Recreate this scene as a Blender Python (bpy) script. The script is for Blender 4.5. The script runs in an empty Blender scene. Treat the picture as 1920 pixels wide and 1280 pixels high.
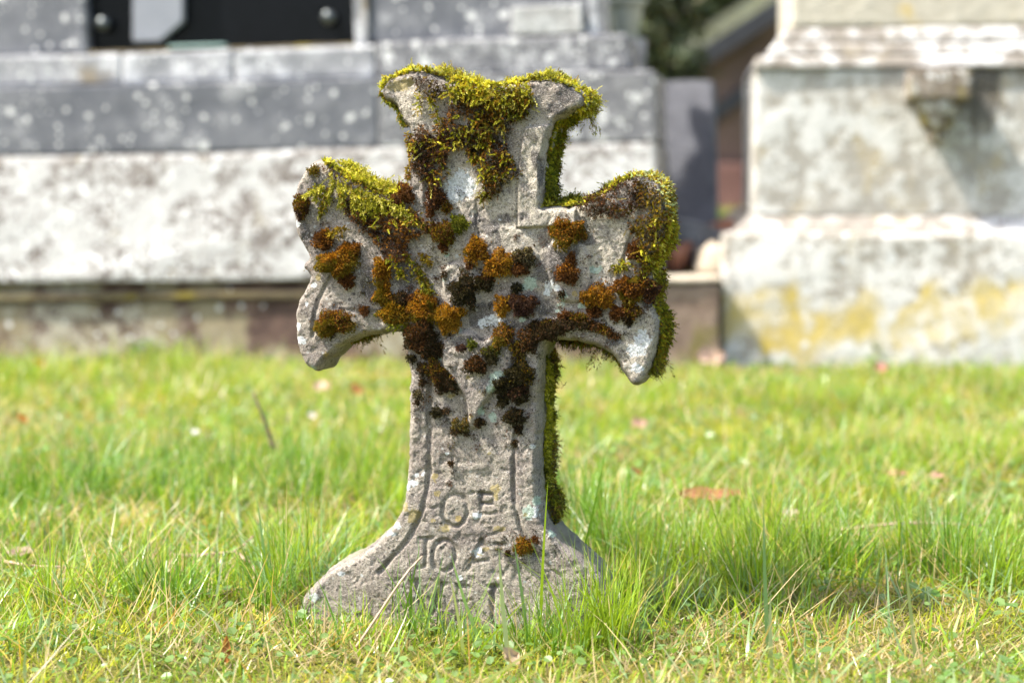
import bpy, bmesh, math, random
import numpy as np
from mathutils import Vector, Matrix

rng = np.random.default_rng(11)
random.seed(5)
S = bpy.context.scene
COL = S.collection
R = math.radians

# ------------------------------------------------------------------ camera numbers (photo is 1920 x 1280)
FPX = 3733.0                     # 70 mm on a 36 mm sensor
CAMH = 0.473
HORIZON = 360.0
PITCH = math.atan((640 - HORIZON) / FPX)
CAM = np.array([0.0, 0.0, CAMH])
_f = np.array([0, math.cos(PITCH), -math.sin(PITCH)])
_u = np.array([0, math.sin(PITCH), math.cos(PITCH)])
_r = np.array([1.0, 0, 0])


def ray(px, py):
    return _f + _r * (px - 960) / FPX + _u * (640 - py) / FPX


def on_ground(px, py, z=0.0):
    d = ray(px, py)
    return CAM + d * ((z - CAMH) / d[2])


def at_depth(px, py, y):
    d = ray(px, py)
    return CAM + d * (y / d[1])


class Frame:
    """A thing's own frame: x to its right, y to its back, z up."""
    def __init__(self, origin, yaw=0.0, roll=0.0):
        self.o = np.array(origin, float)
        self.m = Matrix.Rotation(R(-yaw), 3, 'Z') @ Matrix.Rotation(R(-roll), 3, 'Y')
        self.M = np.array(self.m)

    def uv(self, px, py, yd=0.0):
        d = self.M.T @ ray(px, py)
        c = self.M.T @ (CAM - self.o)
        t = (yd - c[1]) / d[1]
        p = c + d * t
        return p[0], p[2]

    def apply(self, ob):
        ob.location = self.o
        ob.rotation_euler = self.m.to_euler()


# ------------------------------------------------------------------ numpy noise
def _hash(ix, iy, iz, seed):
    h = (ix.astype(np.int64) * 374761393 + iy.astype(np.int64) * 668265263 + iz.astype(np.int64) * 2147483647 + seed * 1274126177) & 0xFFFFFFFF
    h = ((h ^ (h >> 13)) * 1274126177) & 0xFFFFFFFF
    h = (h ^ (h >> 16)) & 0xFFFFFFFF
    return h.astype(np.float64) / 4294967295.0


def vnoise(p, scale, seed=0):
    q = np.asarray(p, float) * scale
    i = np.floor(q)
    f = q - i
    f = f * f * (3 - 2 * f)
    ix, iy, iz = i[:, 0], i[:, 1], i[:, 2]
    out = 0
    for dx in (0, 1):
        wx = f[:, 0] if dx else 1 - f[:, 0]
        for dy in (0, 1):
            wy = f[:, 1] if dy else 1 - f[:, 1]
            for dz in (0, 1):
                wz = f[:, 2] if dz else 1 - f[:, 2]
                out = out + wx * wy * wz * _hash(ix + dx, iy + dy, iz + dz, seed)
    return out * 2 - 1


def fbm(p, scale, octs=4, seed=0, gain=0.5):
    a, t, s = 1.0, 0.0, 0.0
    for k in range(octs):
        t = t + a * vnoise(p, scale * 2 ** k, seed + k)
        s += a
        a *= gain
    return t / s


def p3(x, y, z=None):
    x = np.asarray(x, float)
    return np.stack([x, np.broadcast_to(y, x.shape), np.zeros_like(x) if z is None else np.broadcast_to(z, x.shape)], -1)


def sstep(a, b, x):
    t = np.clip((x - a) / (b - a), 0, 1)
    return t * t * (3 - 2 * t)


# ------------------------------------------------------------------ mesh helpers
def mesh_np(name, verts, quads=None, tris=None, smooth=True, attrs=None, color=None):
    verts = np.asarray(verts, np.float32)
    me = bpy.data.meshes.new(name)
    nq = 0 if quads is None else len(quads)
    nt = 0 if tris is None else len(tris)
    me.vertices.add(len(verts))
    me.vertices.foreach_set('co', verts.ravel())
    loops = []
    if nq:
        loops.append(np.asarray(quads, np.int32).ravel())
    if nt:
        loops.append(np.asarray(tris, np.int32).ravel())
    loops = np.concatenate(loops)
    me.loops.add(len(loops))
    me.loops.foreach_set('vertex_index', loops)
    me.polygons.add(nq + nt)
    starts = np.concatenate([np.arange(nq) * 4, nq * 4 + np.arange(nt) * 3]).astype(np.int32)
    me.polygons.foreach_set('loop_start', starts)
    me.polygons.foreach_set('use_smooth', np.full(nq + nt, smooth, bool))
    if color is not None:
        ca = me.color_attributes.new('col', 'FLOAT_COLOR', 'POINT')
        c4 = np.ones((len(verts), 4), np.float32)
        c4[:, :3] = color
        ca.data.foreach_set('color', c4.ravel())
    for k, v in (attrs or {}).items():
        a = me.attributes.new(k, 'FLOAT', 'POINT')
        a.data.foreach_set('value', np.asarray(v, np.float32))
    me.update(calc_edges=True)
    me.validate()
    return me


def link(name, me, mat=None, parent=None, label=None, cat=None, group=None, kind=None):
    o = bpy.data.objects.new(name, me)
    COL.objects.link(o)
    if mat is not None and me is not None:
        me.materials.clear()
        me.materials.append(mat)
    if parent is not None:
        o.parent = parent
    tag(o, label, cat, group, kind)
    return o


def tag(o, label=None, cat=None, group=None, kind=None):
    for k, v in (('label', label), ('category', cat), ('group', group), ('kind', kind)):
        if v:
            o[k] = v


def bm_mesh(bm, name, smooth=False):
    me = bpy.data.meshes.new(name)
    bm.normal_update()
    bm.to_mesh(me)
    bm.free()
    if smooth:
        me.polygons.foreach_set('use_smooth', [True] * len(me.polygons))
    return me


def poly_dist(px, py, poly, closed=True):
    """distance to a polyline and (if closed) inside test; px, py 1-D arrays"""
    a = np.asarray(poly, float)
    b = np.roll(a, -1, 0) if closed else a[1:]
    if not closed:
        a = a[:-1]
    best = np.full(px.shape, 1e9)
    inside = np.zeros(px.shape, bool)
    for (ax, ay), (bx, by) in zip(a, b):
        dx, dy = bx - ax, by - ay
        L = dx * dx + dy * dy + 1e-18
        t = np.clip(((px - ax) * dx + (py - ay) * dy) / L, 0, 1)
        d = (px - ax - t * dx) ** 2 + (py - ay - t * dy) ** 2
        best = np.minimum(best, d)
        if closed:
            c = ((ay > py) != (by > py))
            with np.errstate(divide='ignore', invalid='ignore'):
                xi = (bx - ax) * (py - ay) / (by - ay + 1e-30) + ax
            inside ^= c & (px < xi)
    d = np.sqrt(best)
    return np.where(inside, -d, d) if closed else d


def catmull(pts, n=6, closed=True):
    p = np.asarray(pts, float)
    out = []
    N = len(p)
    for i in range(N if closed else N - 1):
        if closed:
            a, b, c, d = p[(i - 1) % N], p[i], p[(i + 1) % N], p[(i + 2) % N]
        else:
            a, b, c, d = p[max(i - 1, 0)], p[i], p[i + 1], p[min(i + 2, N - 1)]
        for k in range(n):
            t = k / n
            out.append(0.5 * (2 * b + (c - a) * t + (2 * a - 5 * b + 4 * c - d) * t * t + (3 * b - a - 3 * c + d) * t ** 3))
    if not closed:
        out.append(p[-1])
    return np.array(out)


# ------------------------------------------------------------------ materials
def new_mat(name):
    m = bpy.data.materials.new(name)
    m.use_nodes = True
    nt = m.node_tree
    nt.nodes.clear()
    out = nt.nodes.new('ShaderNodeOutputMaterial')
    return m, nt, out


class NB:
    """tiny node builder"""
    def __init__(self, nt):
        self.nt = nt

    def n(self, kind, **kw):
        nd = self.nt.nodes.new(kind)
        for k, v in kw.items():
            if k.startswith('i_'):
                nd.inputs[k[2:].replace('_', ' ')].default_value = v
            else:
                setattr(nd, k, v)
        return nd

    def l(self, a, b):
        self.nt.links.new(a, b)

    def noise(self, vec, scale, detail=4, rough=0.55, dist=0.0):
        nd = self.n('ShaderNodeTexNoise')
        nd.inputs['Scale'].default_value = scale
        nd.inputs['Detail'].default_value = detail
        nd.inputs['Roughness'].default_value = rough
        nd.inputs['Distortion'].default_value = dist
        self.l(vec, nd.inputs['Vector'])
        return nd.outputs['Fac']

    def ramp(self, fac, stops, interp='LINEAR'):
        nd = self.n('ShaderNodeValToRGB')
        cr = nd.color_ramp
        cr.interpolation = interp
        while len(cr.elements) > 1:
            cr.elements.remove(cr.elements[-1])
        cr.elements[0].position = stops[0][0]
        cr.elements[0].color = (*stops[0][1], 1)
        for p, c in stops[1:]:
            e = cr.elements.new(p)
            e.color = (*c, 1)
        self.l(fac, nd.inputs['Fac'])
        return nd.outputs['Color']

    def step(self, fac, a, b):
        nd = self.n('ShaderNodeMapRange', interpolation_type='SMOOTHSTEP')
        nd.inputs['From Min'].default_value = a
        nd.inputs['From Max'].default_value = b
        self.l(fac, nd.inputs['Value'])
        return nd.outputs['Result']

    def mix(self, fac, a, b, blend='MIX'):
        nd = self.n('ShaderNodeMix', data_type='RGBA', blend_type=blend)
        for s, v in ((nd.inputs[0], fac), (nd.inputs[6], a), (nd.inputs[7], b)):
            if isinstance(v, (int, float)):
                s.default_value = v
            elif isinstance(v, tuple):
                s.default_value = (*v, 1) if len(v) == 3 else v
            else:
                self.l(v, s)
        return nd.outputs[2]

    def math(self, op, a, b=0.0, clamp=False):
        nd = self.n('ShaderNodeMath', operation=op, use_clamp=clamp)
        for s, v in ((nd.inputs[0], a), (nd.inputs[1], b)):
            if isinstance(v, (int, float)):
                s.default_value = v
            else:
                self.l(v, s)
        return nd.outputs[0]

    def attr(self, name):
        return self.n('ShaderNodeAttribute', attribute_name=name)

    def coord(self, sc=(1, 1, 1)):
        tc = self.n('ShaderNodeTexCoord')
        mp = self.n('ShaderNodeMapping')
        mp.inputs['Scale'].default_value = sc
        self.l(tc.outputs['Object'], mp.inputs['Vector'])
        return mp.outputs['Vector']

    def voro(self, vec, scale, feat='F1'):
        nd = self.n('ShaderNodeTexVoronoi', feature=feat)
        nd.inputs['Scale'].default_value = scale
        self.l(vec, nd.inputs['Vector'])
        return nd

    def bump(self, h, strength, dist, prev=None):
        nd = self.n('ShaderNodeBump')
        nd.inputs['Strength'].default_value = strength
        nd.inputs['Distance'].default_value = dist
        self.l(h, nd.inputs['Height'])
        if prev is not None:
            self.l(prev, nd.inputs['Normal'])
        return nd.outputs['Normal']

    def principled(self, out, col, rough=0.9, spec=0.2, normal=None):
        b = self.n('ShaderNodeBsdfPrincipled')
        if isinstance(col, tuple):
            b.inputs['Base Color'].default_value = (*col, 1)
        else:
            self.l(col, b.inputs['Base Color'])
        if isinstance(rough, float):
            b.inputs['Roughness'].default_value = rough
        else:
            self.l(rough, b.inputs['Roughness'])
        b.inputs['Specular IOR Level'].default_value = spec
        if normal is not None:
            self.l(normal, b.inputs['Normal'])
        self.l(b.outputs[0], out.inputs['Surface'])
        return b


def leaf_mat(name, transl=0.4, rough=0.5, spec=0.25, warm=(1.15, 1.1, 0.6)):
    """thin green stuff; the colour of each leaf is its own vertex colour"""
    m, nt, out = new_mat(name)
    b = NB(nt)
    c = b.attr('col').outputs['Color']
    p = b.n('ShaderNodeBsdfPrincipled')
    b.l(c, p.inputs['Base Color'])
    p.inputs['Roughness'].default_value = rough
    p.inputs['Specular IOR Level'].default_value = spec
    t = b.n('ShaderNodeBsdfTranslucent')
    b.l(b.mix(1.0, c, warm, 'MULTIPLY'), t.inputs['Color'])
    mx = b.n('ShaderNodeMixShader')
    mx.inputs[0].default_value = transl
    b.l(p.outputs[0], mx.inputs[1])
    b.l(t.outputs[0], mx.inputs[2])
    b.l(mx.outputs[0], out.inputs['Surface'])
    return m


def cross_mat():
    m, nt, out = new_mat('weathered_sandstone')
    b = NB(nt)
    v = b.coord()
    big = b.noise(v, 14, 5, 0.6)
    mid = b.noise(v, 60, 5, 0.6)
    fine = b.noise(v, 420, 3, 0.7)
    grain = b.noise(v, 900, 2, 0.7)
    base = b.ramp(big, [(0.30, (0.18, 0.150, 0.130)), (0.42, (0.28, 0.236, 0.198)), (0.52, (0.39, 0.342, 0.278)), (0.60, (0.30, 0.254, 0.215)), (0.72, (0.20, 0.170, 0.155))])
    base = b.mix(b.math('MULTIPLY', b.attr('beige').outputs['Fac'], 0.8), base, (0.52, 0.465, 0.37))
    base = b.mix(b.math('MULTIPLY', b.step(mid, 0.52, 0.64), 0.7), base, (0.20, 0.168, 0.148))
    base = b.mix(b.math('MULTIPLY', b.step(b.noise(v, 32, 4, 0.65), 0.56, 0.66), 0.6), base, (0.15, 0.132, 0.126))
    # dark crust patches
    dk = b.math('ADD', b.attr('dark').outputs['Fac'], b.math('MULTIPLY', b.math('SUBTRACT', mid, 0.5), 0.9))
    base = b.mix(b.math('MULTIPLY', b.step(dk, 0.40, 0.62), 0.8), base, (0.085, 0.076, 0.074))
    # grain
    base = b.mix(b.step(fine, 0.52, 0.62), base, b.mix(0.62, base, (0.07, 0.06, 0.052)))
    base = b.mix(b.step(grain, 0.55, 0.65), base, b.mix(0.55, base, (0.66, 0.62, 0.55)))
    base = b.mix(b.step(b.noise(v, 1200, 2, 0.7), 0.54, 0.66), base, b.mix(0.65, base, (0.03, 0.026, 0.022)))
    vf = b.voro(v, 190)
    sf = b.n('ShaderNodeSeparateColor')
    b.l(vf.outputs['Color'], sf.inputs[0])
    fd = b.math('SUBTRACT', b.math('MULTIPLY', b.math('SUBTRACT', sf.outputs[2], 0.72, True), 1.3), vf.outputs['Distance'])
    base = b.mix(b.math('MULTIPLY', b.step(fd, -0.02, 0.06), 0.6), base, (0.56, 0.54, 0.49))
    fd2 = b.math('SUBTRACT', b.math('MULTIPLY', b.math('SUBTRACT', sf.outputs[0], 0.70, True), 1.3), vf.outputs['Distance'])
    base = b.mix(b.math('MULTIPLY', b.step(fd2, -0.02, 0.06), 0.75), base, (0.05, 0.043, 0.038))
    # yellow lichen dots
    vo = b.voro(v, 55)
    sc = b.n('ShaderNodeSeparateColor')
    b.l(vo.outputs['Color'], sc.inputs[0])
    sz = b.math('MULTIPLY', b.math('SUBTRACT', sc.outputs[0], 0.86, True), 1.5)
    yd = b.math('SUBTRACT', b.math('ADD', sz, b.math('MULTIPLY', b.math('SUBTRACT', fine, 0.5), 0.35)), vo.outputs['Distance'])
    base = b.mix(b.math('MULTIPLY', b.step(yd, -0.02, 0.06), 0.6), base, (0.40, 0.29, 0.07))
    # white lichen dots
    vw = b.voro(v, 85)
    sw = b.n('ShaderNodeSeparateColor')
    b.l(vw.outputs['Color'], sw.inputs[0])
    szw = b.math('MULTIPLY', b.math('SUBTRACT', sw.outputs[1], 0.86, True), 1.3)
    wd = b.math('SUBTRACT', b.math('ADD', szw, b.math('MULTIPLY', b.math('SUBTRACT', fine, 0.5), 0.4)), vw.outputs['Distance'])
    base = b.mix(b.math('MULTIPLY', b.step(wd, -0.02, 0.05), 0.8), base, (0.52, 0.53, 0.51))
    # placed lichen crusts
    wl = b.math('ADD', b.attr('white').outputs['Fac'], b.math('MULTIPLY', b.math('SUBTRACT', b.noise(v, 170, 5, 0.75), 0.5), 2.6))
    base = b.mix(b.step(wl, 0.52, 0.60), base, b.mix(b.step(fine, 0.45, 0.6), (0.64, 0.66, 0.66), (0.44, 0.45, 0.44)))
    gl = b.math('ADD', b.attr('mint').outputs['Fac'], b.math('MULTIPLY', b.math('SUBTRACT', b.noise(v, 190, 5, 0.75), 0.5), 2.2))
    base = b.mix(b.step(gl, 0.52, 0.62), base, b.mix(b.step(fine, 0.45, 0.6), (0.44, 0.52, 0.43), (0.30, 0.36, 0.29)))
    yl = b.math('ADD', b.attr('yellow').outputs['Fac'], b.math('MULTIPLY', b.math('SUBTRACT', b.noise(v, 240, 3, 0.7), 0.5), 1.4))
    base = b.mix(b.math('MULTIPLY', b.step(yl, 0.50, 0.66), 0.7), base, (0.34, 0.27, 0.10))
    # green algae on the sides
    base = b.mix(b.math('MULTIPLY', b.attr('algae').outputs['Fac'], 0.55), base, (0.17, 0.185, 0.045))
    n1 = b.bump(fine, 1.0, 0.0024)
    n2 = b.bump(mid, 0.3, 0.003, n1)
    n3 = b.bump(grain, 1.0, 0.0016, n2)
    b.principled(out, base, 0.93, 0.15, n3)
    return m


def tomb_mat(name, dark, light, lich, cover=0.5, spots=0.8, warm=None, warm_cut=(0.56, 0.7), spot_scale=26, scale=3.0, zstain=None, top_dirt=False):
    """stone of the old tombs: two stone tones, a crust of lichen, small round lichen spots"""
    dark, light, lich = [tuple(c * 0.86 for c in q) for q in (dark, light, lich)]
    warm = tuple(c * 0.86 for c in warm) if warm else None
    m, nt, out = new_mat(name)
    b = NB(nt)
    v = b.coord()
    big = b.noise(v, scale, 5, 0.6)
    mid = b.noise(v, scale * 5, 5, 0.65)
    fine = b.noise(v, 120, 3, 0.6)
    base = b.mix(b.step(mid, 0.35, 0.65), dark, light)
    if warm:
        vs = b.coord((1, 1, 0.55))
        base = b.mix(b.step(b.noise(vs, scale * 2.3, 4, 0.55), *warm_cut), base, warm)
    if zstain:
        tc = b.n('ShaderNodeTexCoord')
        sx = b.n('ShaderNodeSeparateXYZ')
        b.l(tc.outputs['Object'], sx.inputs[0])
        z0, z1, colr, amt = zstain
        hgt = b.math('ADD', sx.outputs[2], b.math('MULTIPLY', b.math('SUBTRACT', b.noise(b.coord((1, 1, 0.4)), 7, 4, 0.6), 0.5), 0.42))
        patch_ = b.step(b.noise(b.coord((1, 1, 0.5)), 9, 5, 0.7), 0.32, 0.60)
        band = b.math('MULTIPLY', patch_, b.math('MULTIPLY', b.step(hgt, z0 - 0.03, z0 + 0.02), b.math('SUBTRACT', 1.0, b.step(hgt, z1 - 0.02, z1 + 0.04))))
    if cover > 0:
        th = 1 - cover
        c = b.math('ADD', b.math('MULTIPLY', big, 0.5), b.math('MULTIPLY', mid, 0.5))
        c = b.math('ADD', c, b.math('MULTIPLY', b.math('SUBTRACT', fine, 0.5), 0.25))
        lo = 0.25 + th * 0.5
        base = b.mix(b.step(c, lo - 0.03, lo + 0.06), base, lich)
    if top_dirt:
        # black crust and rusty runs below the cap, under and beside the bracket
        tc2 = b.n('ShaderNodeTexCoord')
        s2 = b.n('ShaderNodeSeparateXYZ')
        b.l(tc2.outputs['Object'], s2.inputs[0])
        run = b.noise(b.coord((1, 1, 0.3)), 16, 5, 0.7)
        dx = b.math('ABSOLUTE', b.math('SUBTRACT', s2.outputs[0], DIRT[0]))
        dz = b.math('SUBTRACT', DIRT[1], s2.outputs[2])
        fall = b.math('SUBTRACT', 1.15, b.math('ADD', b.math('MULTIPLY', dx, 3.0), b.math('MULTIPLY', dz, 3.0)))
        dm = b.math('MULTIPLY', b.math('ADD', fall, b.math('MULTIPLY', b.math('SUBTRACT', run, 0.5), 2.2)), 1.0)
        base = b.mix(b.math('MULTIPLY', b.step(dm, 0.45, 0.85), 0.88), base, b.mix(b.step(fine, 0.45, 0.6), (0.045, 0.04, 0.036), (0.12, 0.098, 0.068)))
    if zstain:
        base = b.mix(b.math('MULTIPLY', band, amt), base, b.mix(b.step(mid, 0.4, 0.6), colr, (colr[0] * 0.8, colr[1] * 0.82, colr[2] * 1.3)))
    for sc_, cut, k in ((spot_scale * 1.2, 1 - 0.40 * spots, 0.85), (spot_scale * 2.4, 1 - 0.55 * spots, 0.8)):
        vo = b.voro(v, sc_)
        sp = b.n('ShaderNodeSeparateColor')
        b.l(vo.outputs['Color'], sp.inputs[0])
        s = b.math('MULTIPLY', b.math('SUBTRACT', sp.outputs[0], cut, True), k)
        d = b.math('SUBTRACT', b.math('ADD', s, b.math('ADD', b.math('MULTIPLY', b.math('SUBTRACT', fine, 0.5), 0.3), b.math('MULTIPLY', b.math('SUBTRACT', b.noise(v, 34, 3, 0.7), 0.5), 0.5))), vo.outputs['Distance'])
        base = b.mix(b.step(d, 0.0, 0.06), base, (0.56, 0.56, 0.545))
    n = b.bump(mid, 0.5, 0.012)
    n = b.bump(fine, 0.5, 0.004, n)
    b.principled(out, base, 0.9, 0.2, n)
    return m


def plain_mat(name, c0, c1, scale=20, rough=0.85, spec=0.2, bump=0.004, metallic=0.0, detail=4):
    m, nt, out = new_mat(name)
    b = NB(nt)
    v = b.coord()
    f = b.noise(v, scale, detail, 0.6)
    col = b.ramp(f, [(0.32, c0), (0.68, c1)])
    p = b.principled(out, col, rough, spec, b.bump(b.noise(v, scale * 4, 3), 0.5, bump) if bump else None)
    p.inputs['Metallic'].default_value = metallic
    return m


def brick_mat(name):
    m, nt, out = new_mat(name)
    b = NB(nt)
    tc = b.n('ShaderNodeTexCoord')
    mp = b.n('ShaderNodeMapping')
    mp.inputs['Rotation'].default_value = (R(90), 0, 0)
    b.l(tc.outputs['Object'], mp.inputs['Vector'])
    br = b.n('ShaderNodeTexBrick')
    br.inputs['Scale'].default_value = 1.0
    br.inputs['Brick Width'].default_value = 0.5
    br.inputs['Row Height'].default_value = 0.2
    br.inputs['Mortar Size'].default_value = 0.01
    br.inputs['Color1'].default_value = (0.15, 0.10, 0.08, 1)
    br.inputs['Color2'].default_value = (0.18, 0.12, 0.095, 1)
    br.inputs['Mortar'].default_value = (0.13, 0.09, 0.07, 1)
    b.l(mp.outputs[0], br.inputs['Vector'])
    f = b.noise(tc.outputs['Object'], 4, 5, 0.6)
    col = b.mix(b.step(f, 0.4, 0.7), br.outputs['Color'], (0.11, 0.075, 0.058))
    b.principled(out, col, 0.9, 0.15)
    return m


def ground_mat():
    m, nt, out = new_mat('lawn_floor')
    b = NB(nt)
    v = b.coord()
    f = b.noise(v, 9, 5, 0.65)
    g = b.noise(v, 90, 4, 0.7)
    col = b.ramp(f, [(0.3, (0.085, 0.11, 0.018)), (0.5, (0.16, 0.16, 0.028)), (0.7, (0.20, 0.165, 0.07))])
    col = b.mix(b.step(g, 0.5, 0.66), col, (0.075, 0.065, 0.03))
    b.principled(out, col, 0.95, 0.1, b.bump(g, 0.8, 0.02))
    return m


M_CROSS = cross_mat()
M_MOSS = leaf_mat('moss_leaf', 0.30, 0.6, 0.2, (1.1, 1.05, 0.6))
M_GRASS = leaf_mat('grass_blade', 0.5, 0.33, 0.5, (1.2, 1.15, 0.5))
M_TREE = leaf_mat('tree_leaf', 0.3, 0.55, 0.25)
M_LEAF = leaf_mat('dead_leaf', 0.3, 0.55, 0.25, (1.1, 0.95, 0.7))
M_GROUND = ground_mat()


# ------------------------------------------------------------------ the lie of the land
def gz(x, y):
    x = np.asarray(x, float)
    y = np.asarray(y, float)
    p = p3(x.ravel(), y.ravel()).reshape(-1, 3)
    b = (0.010 * vnoise(p, 2.3, 71) + 0.006 * vnoise(p, 6.0, 72)).reshape(x.shape)
    return b + 0.36 * sstep(6.2, 9.6, y) + 0.02 * np.clip(y - 12, 0, 60)


def build_ground():
    xs = np.concatenate([-np.geomspace(90, 3.2, 14), np.linspace(-3, 3, 81), np.geomspace(3.2, 90, 14)])
    ys = np.concatenate([-np.geomspace(60, 0.6, 12), np.linspace(-0.4, 10, 130), np.geomspace(10.3, 160, 24)])
    X, Y = np.meshgrid(xs, ys)
    Z = gz(X, Y)
    nx, ny = len(xs), len(ys)
    idx = np.arange(nx * ny).reshape(ny, nx)
    q = np.stack([idx[:-1, :-1], idx[:-1, 1:], idx[1:, 1:], idx[1:, :-1]], -1).reshape(-1, 4)
    me = mesh_np('ground', np.stack([X, Y, Z], -1).reshape(-1, 3), q)
    link('ground', me, M_GROUND, kind='structure')


build_ground()

# ------------------------------------------------------------------ the stone cross
YAW = 9.5
THICK = 0.084
base_pt = on_ground(890, 1182, 0.0)
CF = Frame((base_pt[0], base_pt[1], 0.0), YAW)
PXM = 0.00058   # about this many metres per photo pixel on the cross


def C(px, py):
    return CF.uv(px, py)


OUT_PX = [
    # top edge, left to right (stone under the moss)
    (716, 170), (724, 155), (742, 144), (762, 137), (790, 137), (818, 142), (845, 152), (875, 160), (905, 163), (940, 163),
    (975, 157), (1005, 152), (1035, 153), (1064, 162), (1082, 176), (1090, 188), (1087, 197), (1077, 203),
    (1064, 209), (1049, 217), (1037, 228), (1030, 245), (1025, 264), (1020, 286), (1018, 310), (1016, 335), (1014, 362),
    (1015, 384), (1020, 390), (1045, 390), (1078, 389), (1098, 383), (1122, 370), (1146, 357), (1168, 341), (1185, 333), (1205, 332),
    (1222, 340), (1236, 356), (1243, 380), (1247, 408), (1244, 435), (1233, 462), (1223, 485), (1217, 505), (1224, 520), (1219, 538),
    (1212, 552), (1222, 573), (1230, 599), (1232, 626), (1228, 652), (1222, 673), (1212, 698), (1200, 718), (1185, 720), (1175, 706),
    (1167, 692), (1156, 671), (1140, 658), (1119, 647), (1092, 642), (1066, 639), (1045, 638), (1028, 640), (1016, 650), (1011, 672),
    (1009, 715), (1007, 790), (1005, 865), (1006, 915), (1010, 950), (1020, 978), (1038, 1008), (1065, 1036), (1100, 1064), (1124, 1092),
    (1142, 1128), (1152, 1170), (1158, 1215), (1160, 1290),
    (552, 1290), (554, 1215), (553, 1180), (560, 1148), (571, 1121), (598, 1092), (625, 1071), (653, 1054), (688, 1033), (726, 1000),
    (746, 973), (757, 949), (763, 915), (766, 880), (768, 830), (769, 770), (768, 710), (765, 660), (762, 632), (752, 619),
    (735, 619), (717, 621), (680, 628), (647, 638), (630, 648), (617, 662), (604, 679), (594, 692), (584, 690), (573, 680),
    (562, 660), (555, 637), (551, 612), (554, 587), (560, 566), (570, 547), (580, 532), (580, 519), (572, 507), (568, 500), (576, 492),
    (579, 478), (566, 457), (556, 437), (551, 412), (550, 390), (552, 368), (557, 349), (568, 327), (580, 311), (596, 304), (613, 309),
    (632, 322), (652, 336), (680, 350), (710, 362), (738, 366), (757, 360), (765, 338), (768, 305), (768, 274), (766, 250),
    (759, 234), (748, 211), (738, 195), (722, 184)]
OUT = np.array([C(*p) for p in OUT_PX])
OUTS = catmull(OUT, 4)


def line_px(pts, n=6):
    return catmull([C(*p) for p in pts], n, closed=False)


def region(pts):
    return np.array([C(*p) for p in pts])


GROOVES = [
    (line_px([(806, 700), (806, 760), (806, 830), (803, 900), (794, 950), (780, 985), (760, 1018), (735, 1045), (712, 1072)]), 0.0053, 0.0026),
    (line_px([(968, 800), (964, 850), (963, 900), (966, 945), (974, 985), (990, 1020), (1020, 1055), (1050, 1080)]), 0.0049, 0.0024),
    (line_px([(620, 520), (603, 552), (590, 590), (586, 630)]), 0.0042, 0.0022),
    (line_px([(590, 335), (606, 380), (604, 430), (617, 480)]), 0.0030, 0.0021),
    (line_px([(1205, 400), (1186, 440), (1168, 490), (1160, 530), (1178, 575), (1180, 610)]), 0.0046, 0.0022),
    (line_px([(1025, 590), (1060, 597), (1100, 606), (1140, 622), (1168, 640)]), 0.0027, 0.0019),
    (line_px([(640, 580), (690, 585), (730, 580), (760, 590)]), 0.0027, 0.0019),
    (line_px([(830, 250), (818, 300), (800, 350), (798, 400)]), 0.0030, 0.0019),
    (line_px([(984, 240), (976, 285), (972, 332), (971, 400), (971, 427)], 6), 0.0027, 0.0014),
    (np.array([C(971, 428), C(1035, 427), C(1078, 421)]), 0.0029, 0.0014),
    (line_px([(894, 375), (894, 420), (898, 455)]), 0.0034, 0.0016),
]


def ellipse_pts(cx, cy, rx, ry, n=28, rot=0.0):
    a = np.linspace(0, 2 * np.pi, n + 1)
    return np.array([C(cx + rx * math.cos(t) * math.cos(rot) - ry * math.sin(t) * math.sin(rot), cy + rx * math.cos(t) * math.sin(rot) + ry * math.sin(t) * math.cos(rot)) for t in a])


def seg(*pts):
    return np.array([C(*p) for p in pts])


LETTERS = [
    (ellipse_pts(853, 957, 23, 30), 0.0044, 0.0024),                               # O
    (seg((886, 924), (886.5, 924.5)), 0.004, 0.0022),                              # dot
    (seg((902, 925), (902, 963)), 0.0040, 0.0022), (seg((899, 925), (920, 925)), 0.0034, 0.0018),   # raised B
    (line_px([(902, 925), (921, 927), (925, 936), (918, 943), (904, 944)]), 0.0034, 0.0018),
    (line_px([(904, 944), (924, 946), (931, 955), (925, 963), (902, 964)]), 0.0038, 0.0018),
    (seg((786, 1009), (806, 1009)), 0.0028, 0.0020), (line_px([(799, 1009), (799, 1050), (794, 1062), (784, 1064)]), 0.0030, 0.0020),   # J
    (ellipse_pts(833, 1041, 21, 29, rot=0.05), 0.0042, 0.0024),                    # O
    (seg((903, 1013), (878, 1068)), 0.0040, 0.0024), (seg((903, 1013), (932, 1080)), 0.0040, 0.0024), (seg((890, 1053), (914, 1050)), 0.0034, 0.0020),  # A
    (seg((928, 1020), (946, 1020)), 0.0034, 0.0020), (seg((937, 1022), (942, 1078)), 0.0034, 0.0022), (line_px([(942, 1078), (958, 1056), (970, 1036)]), 0.0034, 0.0022),
    (seg((744, 1086), (758, 1086)), 0.0034, 0.0022), (seg((772, 1089), (787, 1089)), 0.0034, 0.0022), (seg((780, 1090), (804, 1165)), 0.0040, 0.0024), (seg((830, 1096), (804, 1165)), 0.0048, 0.0026), (seg((822, 1094), (836, 1094)), 0.0036, 0.0020),  # V
    (seg((858, 1099), (880, 1099)), 0.0044, 0.0022), (seg((859, 1099), (859, 1162)), 0.0036, 0.0022), (seg((859, 1127), (875, 1127)), 0.0034, 0.0018), (seg((859, 1160), (878, 1160)), 0.0040, 0.0020),  # E
    (seg((914, 1099), (942, 1099)), 0.0040, 0.0020), (seg((925, 1101), (923, 1166)), 0.0050, 0.0026),   # T
    (seg((975, 1062), (966, 1086)), 0.0040, 0.0030), (seg((912, 1006), (940, 995)), 0.0016, 0.0018),
]
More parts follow.
